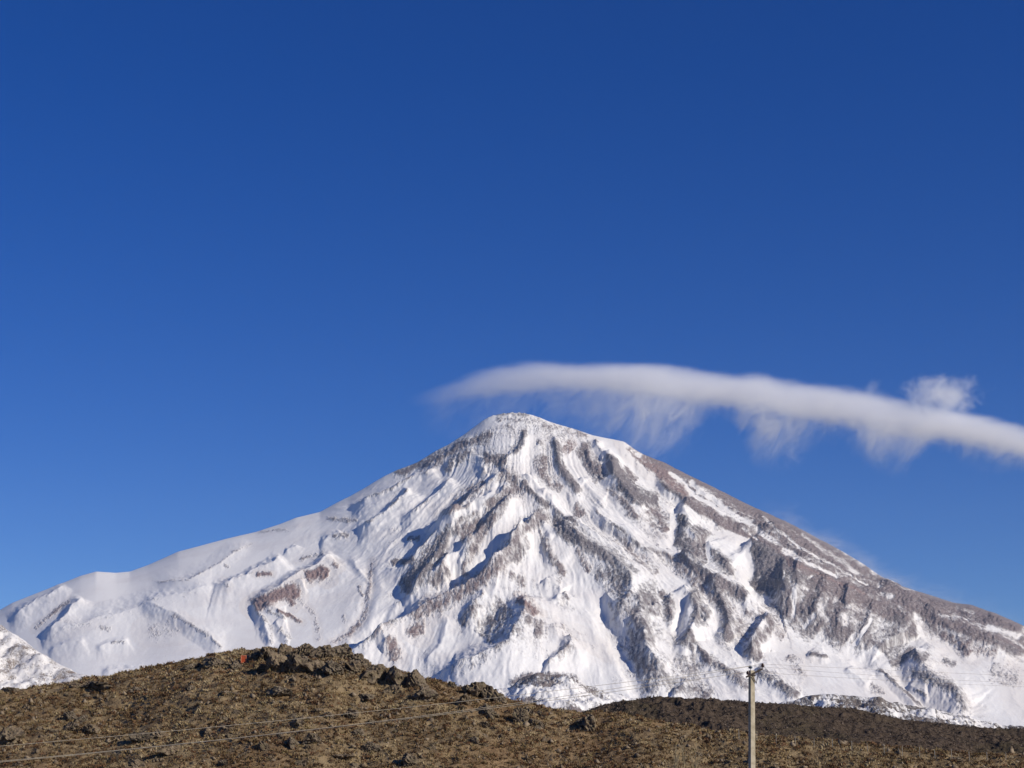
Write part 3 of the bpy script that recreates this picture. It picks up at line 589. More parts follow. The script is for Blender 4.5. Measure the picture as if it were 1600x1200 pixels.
# ------------------------------------------------------------------ foreground hillside
FG = [(-400, 1120), (-100, 1092), (0, 1084), (60, 1078), (100, 1071), (130, 1064), (180, 1056), (230, 1046), (270, 1038), (310, 1031), (350, 1021),
      (390, 1019), (420, 1017), (480, 1016), (540, 1022), (570, 1036), (600, 1048), (640, 1056), (680, 1066), (720, 1076), (760, 1085), (800, 1098), (830, 1103),
      (870, 1112), (910, 1117), (960, 1119), (1020, 1131), (1080, 1144), (1150, 1153), (1200, 1158), (1300, 1167),
      (1400, 1179), (1500, 1185), (1600, 1189), (1800, 1196), (2100, 1200)]
YC0 = 255.0
def fg_yc(px): return YC0 - 25 * sstep(700, 1300, px) + 6 * np.sin(px / 170.0)
def fg_height(x, y, fine=True):
    x = np.asarray(x, float); y = np.asarray(y, float)
    px = 800 + F * x / (YC0 * 1.0)
    yc = fg_yc(px)
    a, b, c = ray(px, smooth_interp(FG, px, 4)); zc = yc * c / b
    s = y - yc
    z = zc - 0.46 * (np.sqrt(s * s + 9) - 3) * np.where(s > 0, 0.9, 1.0)
    floor = -2.6 + 0.012 * (y - 80) * sstep(80, 200, y) + 1.0 * sstep(30, 0, np.hypot(x, y))
    k = 2.0
    d = (z - floor) / k
    z = floor + k * np.where(d > 20, d, np.log1p(np.exp(np.minimum(d, 20))))
    amp = 0.25 + 0.75 * sstep(-6, 0, z - floor) * sstep(120, 190, y)
    z = z + amp * (fbm(x / 14, y / 14, 3, 400) * 0.9 * sstep(0, 8, np.abs(s)) + fbm(x / 2.8, y / 2.8, 3, 410) * 0.34)
    if fine: z = z + amp * (ridged(x / 0.9, y / 0.9, 2, 420) * 0.22)
    return z

def grass_ground_material():
    t = NT('dry_grass_ground'); p = t.geo()
    big = t.noise(p, 0.07, 5, 0.6); mid = t.noise(p, 0.5, 5, 0.65); fin = t.noise(p, 3.2, 4, 0.7)
    c = t.mix(t.ss(mid, 0.35, 0.62), (0.14, 0.096, 0.054), (0.29, 0.215, 0.12))
    c = t.mix(t.math('MULTIPLY', t.ss(big, 0.48, 0.62), 0.45), c, (0.25, 0.15, 0.075))
    c = t.mix(t.ss(fin, 0.58, 0.74), c, (0.38, 0.29, 0.16))
    c = t.mix(t.ss(t.noise(p, 1.7, 4, 0.7), 0.60, 0.70), c, (0.04, 0.028, 0.018))
    h = t.math('ADD', t.math('MULTIPLY', mid, 0.5), t.math('MULTIPLY', fin, 0.5))
    return t.finish(c, 0.95, t.bump(h, 0.5, 1.0), 0.1)
m_ground = grass_ground_material()

def build_fg():
    xs = np.linspace(-112, 112, 760)
    ys = np.concatenate([np.linspace(-60, 165, 60, endpoint=False), np.linspace(165, 268, 380, endpoint=False), np.linspace(268, 330, 30)])
    X, Y = np.meshgrid(xs, ys)
    xs2 = np.sign(X) * (np.abs(X) + 60 * sstep(95, 112, np.abs(X)))
    return grid_mesh('grassy_hillside', xs2, Y, fg_height(xs2, Y))
fg = link('grassy_hillside', build_fg(), m_ground)
tag(fg, kind='structure', label='brown grassy hillside across the foreground')

me = raw_mesh('ground', [(-40000, -20000, -70), (40000, -20000, -70), (40000, 60000, -70), (-40000, 60000, -70)], [(0, 1, 2, 3)])
tag(link('ground', me, m_ground), kind='structure', label='valley floor below the hills')

def hit(px, py):
    """where the line of sight meets the hillside"""
    a, b, c = ray(px, py)
    ys = np.arange(150, 300, 0.1); s = ys / b
    zz = fg_height(a * s, ys, False) - c * s
    k = np.nonzero(zz > 0)[0]
    if not len(k): return None
    y = ys[k[0]]; return a * y / b, y, c * y / b

#OBJECTS
# ------------------------------------------------------------------ boulders
def boulder_material():
    t = NT('lichen_rock'); p = t.geo()
    rnd = t.n('ShaderNodeObjectInfo').outputs['Random']
    n1 = t.noise(p, 0.9, 5, 0.65); n2 = t.noise(p, 4.5, 4, 0.7)
    c = t.mix(t.ss(n1, 0.38, 0.62), (0.092, 0.072, 0.052), (0.20, 0.158, 0.112))
    c = t.mix(t.math('MULTIPLY', rnd, 0.45), c, (0.25, 0.18, 0.11))
    c = t.mix(t.ss(n2, 0.54, 0.66), c, (0.19, 0.175, 0.09))
    c = t.mix(t.ss(t.noise(p, 2.0, 4, 0.7), 0.60, 0.68), c, (0.32, 0.26, 0.18))
    c = t.mix(t.ss(t.noise(p, 1.5, 3, 0.6), 0.46, 0.38), c, (0.05, 0.037, 0.027))
    h = t.math('ADD', t.math('MULTIPLY', n1, 0.6), t.math('MULTIPLY', n2, 0.4))
    return t.finish(c, 0.95, t.bump(h, 0.35, 1.0), 0.1)
m_rock = boulder_material()

def rock_mesh(seed, sub=3, cuts=16, rough=0.16):
    r = np.random.default_rng(seed)
    bm = bmesh.new(); bmesh.ops.create_icosphere(bm, subdivisions=sub, radius=1)
    d = np.array([v.co[:] for v in bm.verts]); d /= np.linalg.norm(d, axis=1)[:, None]
    nrm = r.normal(size=(cuts, 3)); nrm /= np.linalg.norm(nrm, axis=1)[:, None]
    hh = r.uniform(0.55, 1.0, cuts)
    dn = d @ nrm.T
    rad = np.min(np.where(dn > 0.05, hh / np.maximum(dn, 0.05), 9), axis=1); rad = np.minimum(rad, 1.35)
    for k, f in enumerate((2.2, 4.5, 9.0)):
        q = d * f + r.uniform(0, 50, 3)
        nz = perlin(q[:, 0] + q[:, 2] * 0.7, q[:, 1] - q[:, 2] * 0.6, seed + k)
        rad = rad * (1 + rough * (0.9 ** k) * (0.5 - np.abs(nz) * 1.6) * (1.0 if k < 2 else 0.7))
    for v, q in zip(bm.verts, d * rad[:, None]): v.co = q
    me = bpy.data.meshes.new('boulder'); bm.to_mesh(me); bm.free()
    me.materials.append(m_rock)
    return me
ROCK_BIG = [rock_mesh(100 + i, 4, 13 + i % 5, 0.23) for i in range(14)]
ROCK_SMALL = [rock_mesh(200 + i, 2, 9, 0.15) for i in range(12)]

def put_rock(x, y, z, w, h, d, lab, group=None, big=True, k=None, tilt=0.3):
    lib = ROCK_BIG if big else ROCK_SMALL
    me = lib[k % len(lib)] if k is not None else random.choice(lib)
    o = bpy.data.objects.new('boulder', me); COL.objects.link(o)
    o.location = (x, y, z); o.scale = (w / 2, d / 2, h / 2)
    o.rotation_euler = (random.uniform(-tilt, tilt), random.uniform(-tilt, tilt), random.uniform(0, 6.28) if not big else random.uniform(-0.6, 0.6) + (3.14 if random.random() < .5 else 0))
    tag(o, lab, 'boulder', group)
    return o

# outcrop along the crest and other rocks worth naming: centre px, centre py, width, height, label
CRAGS = [
 (415.5, 1024, 24, 27, 'tall dark block at the left end of the crest outcrop'),
 (402, 1024, 13, 20, 'small dark rock leaning against the left end block of the crest outcrop'),
 (443, 1026, 28, 22, 'square topped crag, second from left on the crest outcrop'),
 (471, 1022, 25, 26, 'brown crag with dark hollow in the middle of the crest outcrop'),
 (507, 1021, 38, 30, 'widest rounded crag on the top of the crest outcrop'),
 (538, 1022, 28, 24, 'dark pointed crag at the right end of the crest outcrop'),
 (556, 1031, 15, 15, 'small knobbly rock just right of the dark pointed crag'),
 (567, 1041, 20, 18, 'brown rock stepping down from the crest outcrop'),
 (584, 1054, 36, 34, 'big black shadowed boulder on the slope right of the crest outcrop'),
 (619, 1060, 32, 32, 'large tan faced boulder with rounded top below the crest'),
 (646, 1068, 26, 30, 'split tan boulder right of the rounded top boulder'),
 (663, 1089, 30, 22, 'grey boulder with dark base beside the upper power cable'),
 (430, 1040, 30, 26, 'lower craggy face under the square topped crag'),
 (462, 1044, 34, 28, 'greenish lichen covered face in the middle of the outcrop'),
 (495, 1044, 32, 26, 'craggy lower face under the widest rounded crag'),
 (522, 1046, 30, 24, 'pale streaked face low on the right side of the outcrop'),
 (548, 1047, 26, 18, 'low ledge under the right end of the crest outcrop'),
 (341, 1037, 36, 16, 'low dark ledge on the crest left of the orange marker'),
 (304, 1042, 28, 15, 'low brown ledge farthest left along the crest rocks'),
 (367, 1044, 24, 14, 'flat rock on the grass below the orange marker'),
 (742, 1082, 26, 24, 'steep crag on the skyline where the upper cable crosses the hill edge'),
 (762, 1088, 26, 24, 'brown crag in the middle of the right hand skyline outcrop'),
 (779, 1092, 22, 22, 'dark rounded rock with snow patches at the right skyline outcrop'),
 (724, 1097, 24, 18, 'tan block just below the right hand skyline outcrop'),
 (706, 1074, 15, 14, 'small red brown rock on the skyline left of the steep crag'),
 (761, 1114, 24, 18, 'mossy angular block below the lower power cables'),
 (812, 1124, 17, 22, 'pointed brown fin of rock with black shadow on its left'),
 (829, 1116, 12, 13, 'small rock just right of the pointed fin'),
 (833, 1131, 18, 18, 'jagged grey rock low beside the pointed fin'),
 (846, 1137, 14, 14, 'brown rock at the foot of the jagged grey rock'),
 (922, 1138, 24, 24, 'grey green boulder at the edge of the grass beside the dark hill'),
 (907, 1129, 14, 13, 'small brown rock touching the grey green boulder'),
 (16, 1080, 19, 15, 'dark boulder on the skyline at the far left'),
 (148, 1074, 44, 12, 'long flat grey slab near the left skyline'),
 (122, 1074, 16, 12, 'dark rock at the left end of the long flat slab'),
 (108, 1122, 18, 16, 'dark boulder upper left of a rock cluster on the left slope'),
 (127, 1126, 20, 16, 'pale tan boulder on the top of the left slope cluster'),
 (112, 1139, 19, 18, 'black shadowed boulder low in the left slope cluster'),
 (145, 1142, 24, 18, 'pale round boulder at the right of the left slope cluster'),
 (14, 1154, 36, 26, 'large dark boulder at the left edge of the picture'),
 (218, 1156, 28, 15, 'long dark rock beneath the upper power cable on the left'),
 (248, 1150, 20, 16, 'grey boulder right of the long dark rock'),
 (270, 1173, 32, 18, 'lichen spotted boulder touching the lower power cables'),
 (217, 1196, 28, 15, 'dark boulder at the bottom edge on the left'),
 (324, 1146, 14, 11, 'small pale boulder alone between the power cables'),
 (440, 1083, 34, 18, 'rounded red brown hummock of rock below the crest outcrop'),
 (570, 1090, 24, 15, 'dark rock on the slope below the big black boulder'),
 (466, 1130, 20, 15, 'brown boulder above the lower cables under the crest outcrop'),
 (547, 1119, 16, 15, 'pale grey boulder standing just under the upper cable'),
 (513, 1120, 15, 12, 'squat dark boulder left of the pale grey boulder'),
 (412, 1168, 20, 18, 'dark cleft boulder below the lower cables'),
 (457, 1162, 18, 18, 'grey boulder with a black left side below the lower cables'),
 (489, 1157, 24, 18, 'wide lichen grey boulder below the lower cables'),
 (581, 1170, 24, 15, 'pale ringed boulder low on the middle slope'),
 (562, 1148, 16, 12, 'small grey boulder above the pale ringed boulder'),
 (641, 1191, 26, 20, 'dark broken boulder at the bottom edge of the middle slope'),
 (532, 1183, 26, 10, 'low dark ledge near the bottom edge in the middle'),
 (718, 1153, 16, 10, 'flat dark stone on the slope below the mossy block'),
 (744, 1160, 14, 11, 'small grey stone below the flat dark stone'),
 (1095, 1181, 18, 10, 'low dark stone in the grass right of the bare saplings'),
 (1490, 1188, 20, 12, 'brown stone in the grass at the lower right'),
]
PXM = 1 / F
def place(px, py):
    h = hit(px, py)
    if h is None:
        yc = float(fg_yc(px)); h = at(px, py, yc)
    return h
for i, (px, py, w, h, lab) in enumerate(CRAGS):
    x, y, z = place(px, min(py + h * 0.22, 1215))
    m = y * PXM
    top_z = at(px, py, y)[2]
    put_rock(x, y, top_z, w * m * 1.18, h * m * 1.2, (w + h) * 0.5 * m * 1.15, lab, 'crags and boulders on the brown hillside', True, i * 5 + 3, 0.22)

# the many lesser boulders
LESSER = 'rough brown boulder half sunk among dry grass on the near hillside'
LESSERS = []
def fill_boulders(n, px0, px1, smin, smax, big_share):
    k = 0
    while k < n:
        px = random.uniform(px0, px1); py = random.uniform(1010, 1200)
        sky_py = float(interp(FG, px))
        if py < sky_py + 3: continue
        if px > 850 and random.random() < 0.55: continue
        if float(perlin(np.array([px / 45.0]), np.array([py / 18.0]), 91)[0]) < -0.05 and random.random() < 0.8: continue
        x, y, z = place(px, py); m = y * PXM
        s = smin + (smax - smin) * random.random() ** 2.2
        o = put_rock(x, y, z + s * m * 0.06, s * m * random.uniform(1, 1.5), s * m * random.uniform(0.6, 1.0), s * m, LESSER,
                     'lesser boulders scattered on the brown hillside', s > 9, None, 0.5)
        LESSERS.append((px, py, s, o))
        k += 1
fill_boulders(190, -10, 1100, 5, 15, 0.2)
for k in range(45):                                # rubble packed between the crags of the outcrop
    px = random.uniform(400, 640); py = float(interp(FG, px)) + random.uniform(6, 34)
    x, y, z = place(px, py); m = y * PXM; s = random.uniform(9, 17)
    o = put_rock(x, y, z, s * m * 1.2, s * m, s * m, LESSER, 'rubble packed between the crags', True, None, 0.5)
    LESSERS.append((px, py, 30, o))
ORD = ['first', 'second', 'third', 'fourth', 'fifth', 'sixth', 'seventh', 'eighth', 'ninth', 'tenth', 'eleventh', 'twelfth',
       'thirteenth', 'fourteenth', 'fifteenth', 'sixteenth', 'seventeenth', 'eighteenth', 'nineteenth', 'twentieth']
UPPER = [(0, 1165), (400, 1127), (700, 1094), (820, 1080)]; LOWER = [(0, 1190), (400, 1151), (700, 1113), (820, 1097)]
def cell_of(px, py, s):
    if s == 30: return ('piece of rubble wedged among the crags of the crest outcrop', 'left half' if px < 480 else ('middle' if px < 560 else 'right part'))
    size = 'small stone' if s < 6.2 else ('brown rock' if s < 9 else 'larger boulder')
    if px >= 820: return (size + ' in the grass right of the pointed fin', 'near the pole' if px > 1000 else 'below the foothill')
    band = 'above the upper cable' if py < float(interp(UPPER, px)) else ('between the cables' if py < float(interp(LOWER, px)) else 'below the lower cables')
    col = 'at far left' if px < 150 else ('left of the marker' if px < 380 else ('under the outcrop' if px < 560 else ('right of the outcrop' if px < 690 else 'by the pointed fin')))
    return (size + ' ' + band, col)
cells = {}
for px, py, s, o in LESSERS: cells.setdefault(cell_of(px, py, s), []).append((px, o))
for (what, where), mem in cells.items():
    mem.sort(key=lambda q: q[0])
    for i, (_, o) in enumerate(mem):
        o['label'] = '%s, %s' % (what, where) + ('' if len(mem) == 1 else ', %s from left' % ORD[i % 20])

# ------------------------------------------------------------------ stones, tufts and cushions nobody could count
def scatter(n, seed, px0=-60, px1=1660, cluster=0.0):
    r = np.random.default_rng(seed)
    px = r.uniform(px0, px1, n * 2)
    yc = fg_yc(px); s = r.uniform(-62, 3.5, n * 2)
    y = yc + s; x = (px - 800) / F * YC0 + 0 * y
    z = fg_height(x, y)
    X2, Y2 = project(x, y, z)
    ok = (Y2 < 1216)
    if cluster: ok &= (perlin(x / 3.5, y / 3.5, seed) + 0.6 * perlin(x / 1.2, y / 1.2, seed + 1) > cluster)
    x, y, z = x[ok][:n], y[ok][:n], z[ok][:n]
    return x, y, z, r

def tri_mesh(name, P, tint, mat):
    """P: (n,3,3) loose triangles, tint per triangle"""
    n = len(P); me = bpy.data.meshes.new(name)
    me.vertices.add(n * 3); me.vertices.foreach_set('co', P.astype(np.float32).ravel())
    me.loops.add(n * 3); me.loops.foreach_set('vertex_index', np.arange(n * 3, dtype=np.int32))
    me.polygons.add(n); me.polygons.foreach_set('loop_start', np.arange(0, n * 3, 3, dtype=np.int32))
    me.polygons.foreach_set('loop_total', np.full(n, 3, np.int32)); me.update(calc_edges=True)
    a = me.attributes.new('tint', 'FLOAT', 'POINT'); a.data.foreach_set('value', np.repeat(tint, 3).astype(np.float32))
    return link(name, me, mat)

def blade_material(name, c0, c1, c2):
    t = NT(name); tn = t.attr('tint')
    c = t.mix(t.ss(tn, 0.0, 0.55), c0, c1); c = t.mix(t.ss(tn, 0.55, 1.0), c, c2)
    return t.finish(c, 0.9, None, 0.1)
m_blade = blade_material('dry_grass_blades', (0.15, 0.092, 0.044), (0.33, 0.238, 0.118), (0.50, 0.40, 0.23))
m_cushion = blade_material('thorn_cushion', (0.06, 0.036, 0.022), (0.17, 0.088, 0.045), (0.20, 0.155, 0.07))

def tufts(name, n, blades, h0, h1, wid, seed, mat, cluster=0.0, splay=0.6):
    x, y, z, r = scatter(n, seed, cluster=cluster); n = len(x)
    H = r.uniform(h0, h1, n)[:, None] * r.uniform(0.6, 1.1, (n, blades))
    a = r.uniform(0, 2 * np.pi, (n, blades)); lean = r.uniform(0.1, splay, (n, blades))
    base = np.stack([x[:, None] + np.cos(a) * H * 0.18, y[:, None] + np.sin(a) * H * 0.18, (z - 0.05)[:, None] + 0 * a], -1)
    tip = base + np.stack([np.cos(a) * H * lean, np.sin(a) * H * lean, H], -1)
    b = a + r.uniform(-1, 1, (n, blades)) + np.pi / 2
    side = np.stack([np.cos(b), np.sin(b), 0 * b], -1) * (wid * H)[..., None]
    P = np.stack([base - side, base + side, tip], 2).reshape(-1, 3, 3)
    patch = perlin(x / 17, y / 12, 79) * 0.5 + perlin(x / 9, y / 9, 77) * 0.6 + perlin(x / 2.2, y / 2.2, 78) * 0.7 + 0.42
    tint = np.clip(np.repeat((patch + r.normal(0, 0.22, n))[:, None], blades, 1) + r.normal(0, 0.12, (n, blades)), 0, 1)
    return tri_mesh(name, P, tint.ravel(), mat)
g = tufts('dry_grass', 42000, 7, 0.10, 0.42, 0.22, 501, m_blade, -0.45, 1.3)
tag(g, 'dry ochre tussock grass covering the near hillside', None, None, 'stuff')

def cushions(name, n, faces, r0, r1, seed, mat, cluster):
    x, y, z, r = scatter(n, seed, cluster=cluster); n = len(x)
    R = r.uniform(r0, r1, n)
    u = r.normal(size=(n, faces, 3)); u /= np.linalg.norm(u, axis=2)[..., None]; u[..., 2] = np.abs(u[..., 2]) * 0.75
    c = np.stack([x, y, z], -1)[:, None, :] + u * R[:, None, None] * r.uniform(0.6, 1.0, (n, faces, 1))
    e1 = r.normal(size=(n, faces, 3)); e2 = r.normal(size=(n, faces, 3))
    e1 /= np.linalg.norm(e1, axis=2)[..., None]; e2 /= np.linalg.norm(e2, axis=2)[..., None]
    k = (R * 0.36)[:, None, None]
    P = np.stack([c - e1 * k, c + e1 * k, c + e2 * k], 2).reshape(-1, 3, 3)
    tint = np.clip(np.repeat(r.uniform(0, 1, n)[:, None], faces, 1) + r.normal(0, 0.15, (n, faces)), 0, 1)
    return tri_mesh(name, P, tint.ravel(), mat)
c = cushions('thorn_cushion_shrubs', 5200, 20, 0.18, 0.55, 521, m_cushion, 0.0)
tag(c, 'low dark thorny cushion shrubs dotted over the near hillside', None, None, 'stuff')

def stones(name, n, seed):
    x, y, z, r = scatter(n, seed, cluster=0.1); n = len(x)
    base = np.array([(1, 0, 0), (0, 1, 0), (-1, 0, 0), (0, -1, 0), (0, 0, 1), (0, 0, -1)], float)
    fc = np.array([(0, 1, 4), (1, 2, 4), (2, 3, 4), (3, 0, 4), (1, 0, 5), (2, 1, 5), (3, 2, 5), (0, 3, 5)])
    R = 0.10 + 0.34 * r.random(n) ** 2.2
    V = base[None] * R[:, None, None] * r.uniform(0.6, 1.3, (n, 6, 3)) + r.normal(0, 0.25, (n, 6, 3)) * R[:, None, None]
    V += np.stack([x, y, z + R * 0.25], -1)[:, None, :]
    F_ = (fc[None] + 6 * np.arange(n)[:, None, None]).reshape(-1, 3)
    me = bpy.data.meshes.new(name); me.vertices.add(n * 6); me.vertices.foreach_set('co', V.astype(np.float32).ravel())
    me.loops.add(F_.size); me.loops.foreach_set('vertex_index', F_.astype(np.int32).ravel())
    me.polygons.add(len(F_)); me.polygons.foreach_set('loop_start', np.arange(0, F_.size, 3, dtype=np.int32))
    me.polygons.foreach_set('loop_total', np.full(len(F_), 3, np.int32)); me.update(calc_edges=True)
    return link(name, me, m_rock)
def heath_bushes(n, faces, seed):
    r = np.random.default_rng(seed)
    co = np.empty(len(h2.data.vertices) * 3, np.float32); h2.data.vertices.foreach_get('co', co); co = co.reshape(-1, 3)
    sel = co[r.integers(0, len(co), n * 3)]
    keep = perlin(sel[:, 0] / 7, sel[:, 1] / 7, 601) + 0.7 * perlin(sel[:, 0] / 2.5, sel[:, 1] / 2.5, 602) > -0.1
    sel = sel[keep][:n]; n = len(sel); R = r.uniform(0.25, 0.75, n)
    u = r.normal(size=(n, faces, 3)); u /= np.linalg.norm(u, axis=2)[..., None]; u[..., 2] = np.abs(u[..., 2]) * 0.7
    c_ = sel[:, None, :] + u * R[:, None, None] * r.uniform(0.5, 1, (n, faces, 1))
    e1 = r.normal(size=(n, faces, 3)); e2 = r.normal(size=(n, faces, 3)); k = (R * 0.30)[:, None, None]
    P = np.stack([c_ - e1 * k, c_ + e1 * k, c_ + e2 * k], 2).reshape(-1, 3, 3)
    tint = np.clip(np.repeat(r.uniform(0, 1, n)[:, None], faces, 1) + r.normal(0, 0.15, (n, faces)), 0, 1)
    return tri_mesh('heath_shrubs', P, tint.ravel(), blade_material('heath_twigs', (0.045, 0.032, 0.026), (0.12, 0.088, 0.065), (0.20, 0.155, 0.12)))
tag(heath_bushes(13000, 9, 611), 'dark leafless shrubs covering the far brown hill', None, None, 'stuff')
st = stones('loose_stones', 5500, 541)
t = NT('pale_stone'); q_ = t.geo(); st.data.materials.clear(); st.data.materials.append(t.finish(t.mix(t.ss(t.noise(q_, 1.4, 2, 0.5), 0.4, 0.6), (0.14, 0.105, 0.068), (0.27, 0.21, 0.14)), 0.95))
tag(st, 'loose small stones strewn over the near hillside', None, None, 'stuff')

# ------------------------------------------------------------------ solids for poles, wires and posts
def mat_simple(name, c0, c1, scale, rough=0.8, spec=0.2, metal=0.0):
    t = NT(name); p = t.geo()
    c = t.mix(t.ss(t.noise(p, scale, 4, 0.65), 0.35, 0.65), c0, c1)
    m = t.finish(c, rough, None, spec)
    for nd in m.node_tree.nodes:
        if nd.type == 'BSDF_PRINCIPLED': nd.inputs['Metallic'].default_value = metal
    return m
m_conc = mat_simple('weathered_concrete', (0.36, 0.31, 0.21), (0.50, 0.44, 0.32), 3.0, 0.9)
m_iron = mat_simple('dark_rusty_iron', (0.03, 0.024, 0.02), (0.07, 0.05, 0.04), 12, 0.7)
m_porc = mat_simple('brown_glazed_porcelain', (0.045, 0.02, 0.015), (0.06, 0.026, 0.02), 6, 0.25, 0.5)
m_glass = mat_simple('blue_grey_porcelain', (0.06, 0.09, 0.13), (0.09, 0.12, 0.17), 6, 0.25, 0.5)
m_wire = mat_simple('weathered_aluminium_wire', (0.27, 0.23, 0.17), (0.36, 0.32, 0.25), 3, 0.5, 0.5)
m_bark = mat_simple('pale_bark', (0.24, 0.19, 0.11), (0.36, 0.30, 0.19), 6)
m_post = mat_simple('grey_post', (0.22, 0.20, 0.16), (0.34, 0.31, 0.26), 9)
m_orange = mat_simple('orange_red_paint', (0.42, 0.07, 0.025), (0.52, 0.10, 0.035), 5, 0.6)
m_orange_l = mat_simple('pale_orange_paint', (0.55, 0.17, 0.09), (0.62, 0.22, 0.12), 5, 0.6)
m_snowpatch = mat_simple('old_snow', (0.80, 0.80, 0.80), (0.86, 0.86, 0.86), 2, 0.7)

def tube(name, pts, rad, mat, parent=None, seg=6):
    """rad: number or list, tapered tube through the points"""
    pts = [Vector(p) for p in pts]; n = len(pts)
    rads = rad if isinstance(rad, (list, tuple)) else [rad] * n
    V = []; Fc = []
    for i, p in enumerate(pts):
        d = (pts[min(i + 1, n - 1)] - pts[max(i - 1, 0)]).normalized()
        a = d.cross(Vector((0, 0, 1)));
        if a.length < 1e-3: a = Vector((1, 0, 0))
        a.normalize(); b = d.cross(a)
        for k in range(seg):
            t = 2 * math.pi * k / seg
            V.append(p + (a * math.cos(t) + b * math.sin(t)) * rads[i])
    for i in range(n - 1):
        for k in range(seg):
            k2 = (k + 1) % seg
            Fc.append((i * seg + k, i * seg + k2, (i + 1) * seg + k2, (i + 1) * seg + k))
    Fc.append(tuple(range(seg))[::-1]); Fc.append(tuple((n - 1) * seg + k for k in range(seg)))
    return link(name, raw_mesh(name, V, Fc, True), mat, parent)

def bar(name, p, q, w, d, mat, parent=None, up=(0, 1, 0), taper=1.0, bevel=0.0):
    p, q = Vector(p), Vector(q); ax = (q - p).normalized(); u = Vector(up)
    s = ax.cross(u).normalized(); u = s.cross(ax).normalized()
    bm = bmesh.new(); vs = []
    for c, k in ((p, 1.0), (q, taper)):
        for a, b in ((-1, -1), (1, -1), (1, 1), (-1, 1)):
            vs.append(bm.verts.new(c + s * a * w / 2 * k + u * b * d / 2 * k))
    for f in ((3, 2, 1, 0), (4, 5, 6, 7), (0, 1, 5, 4), (1, 2, 6, 5), (2, 3, 7, 6), (3, 0, 4, 7)): bm.faces.new([vs[i] for i in f])
    if bevel: bmesh.ops.bevel(bm, geom=bm.edges[:], offset=bevel, segments=2, affect='EDGES', profile=0.6)
    bmesh.ops.recalc_face_normals(bm, faces=bm.faces[:])
    me = bpy.data.meshes.new(name); bm.to_mesh(me); bm.free()
    return link(name, me, mat, parent)

def lathe(name, prof, loc, mat, parent=None, seg=12):
    V = []; Fc = []
    for r_, z_ in prof:
        for k in range(seg):
            t = 2 * math.pi * k / seg; V.append((loc[0] + r_ * math.cos(t), loc[1] + r_ * math.sin(t), loc[2] + z_))
    for i in range(len(prof) - 1):
        for k in range(seg):
            k2 = (k + 1) % seg; Fc.append((i * seg + k, i * seg + k2, (i + 1) * seg + k2, (i + 1) * seg + k))
    Fc.append(tuple(range(seg))[::-1]); Fc.append(tuple((len(prof) - 1) * seg + k for k in range(seg)))
    return link(name, raw_mesh(name, V, Fc, True), mat, parent)

# ------------------------------------------------------------------ the utility pole
def empty(name, loc):
    o = bpy.data.objects.new(name, None); COL.objects.link(o); o.location = loc; o.empty_display_size = 0.5; return o

POLE_Y = 84.0
def make_pole():
    root = empty('utility_pole', (0, 0, 0))
    th = math.radians(23); nf = Vector((math.sin(th), -math.cos(th), 0)); sx = Vector((math.cos(th), math.sin(th), 0))
    zt = 8.45
    bar('shaft', (0, 0, -0.6), (0, 0, zt), 0.27, 0.27, m_conc, root, up=tuple(nf), taper=0.80, bevel=0.012)
    k = 0.03                                                     # metres per picture px here
    f = nf * 0.15
    def P(dx, dz): return Vector((0, 0, zt)) + sx * (dx * k) + f + Vector((0, 0, dz * k))
    arm = bar('crossarm', P(-12.5, -11), P(16.5, 3.0), 0.075, 0.06, m_iron, root, up=tuple(nf), bevel=0.006)
    bar('brace', P(-1.5, -9) + nf * 0.01, P(5.0, -19), 0.035, 0.02, m_iron, root, up=tuple(nf))
    bar('brace', P(9.5, -2) + nf * 0.01, P(5.3, -20), 0.02, 0.02, m_iron, root, up=tuple(nf))
    bar('clamp', P(-5.0, -7.2) - nf * 0.006, P(4.5, -7.2) - nf * 0.006, 0.05, 0.03, m_iron, root, up=tuple(nf))
    prof = [(0.02, -0.08), (0.055, -0.075), (0.082, -0.05), (0.06, -0.03), (0.085, -0.01), (0.075, 0.03), (0.05, 0.05), (0.058, 0.07), (0.035, 0.095), (0.01, 0.10)]
    outs = []
    for dx, dz, mt, base in ((-9.5, -4.5, m_porc, -9.5), (17.0, 8.5, m_porc, 3.0), (-2.0, 4.8, m_glass, 0.0)):
        c_ = P(dx, dz) if mt is not m_glass else Vector((0, 0, zt)) + sx * (dx * k) + Vector((0, 0, dz * k))
        pin_b = P(dx if dx < 16 else 16.0, base) if mt is not m_glass else Vector((0, 0, zt - 0.02)) + sx * (dx * k)
        pr = [(r_ * (1.25 if mt is m_glass else 1.0), z_ * (0.8 if mt is m_glass else 1.0)) for r_, z_ in prof]
        ins = lathe('insulator', pr, c_, mt, root)
        tube('pin', [pin_b, c_ - Vector((0, 0, 0.06))], 0.012, m_iron, ins)
        outs.append(c_ + Vector((0, 0, 0.06)))
    return root, outs
pole, ins_pts = make_pole()
bx, by, bz = at(1174.3, 1047.5, POLE_Y)
pole_loc = Vector((bx, by, bz - 8.45)); pole.location = pole_loc
pole.rotation_euler = (0, math.radians(1.5), 0)
pole.location = pole_loc + Vector((-8.45 * math.sin(math.radians(1.5)), 0, 0))
tag(pole, 'slim pale concrete utility pole with slanting iron crossarm at the right', 'utility pole')
rot = pole.rotation_euler.to_matrix()
INS = [rot @ p + pole.location for p in ins_pts]                  # left, right, top

def copy_tree(o, parent=None):
    c_ = o.copy(); COL.objects.link(c_); c_.parent = parent
    for ch in [q for q in bpy.data.objects if q.parent == o]: copy_tree(ch, c_)
    return c_

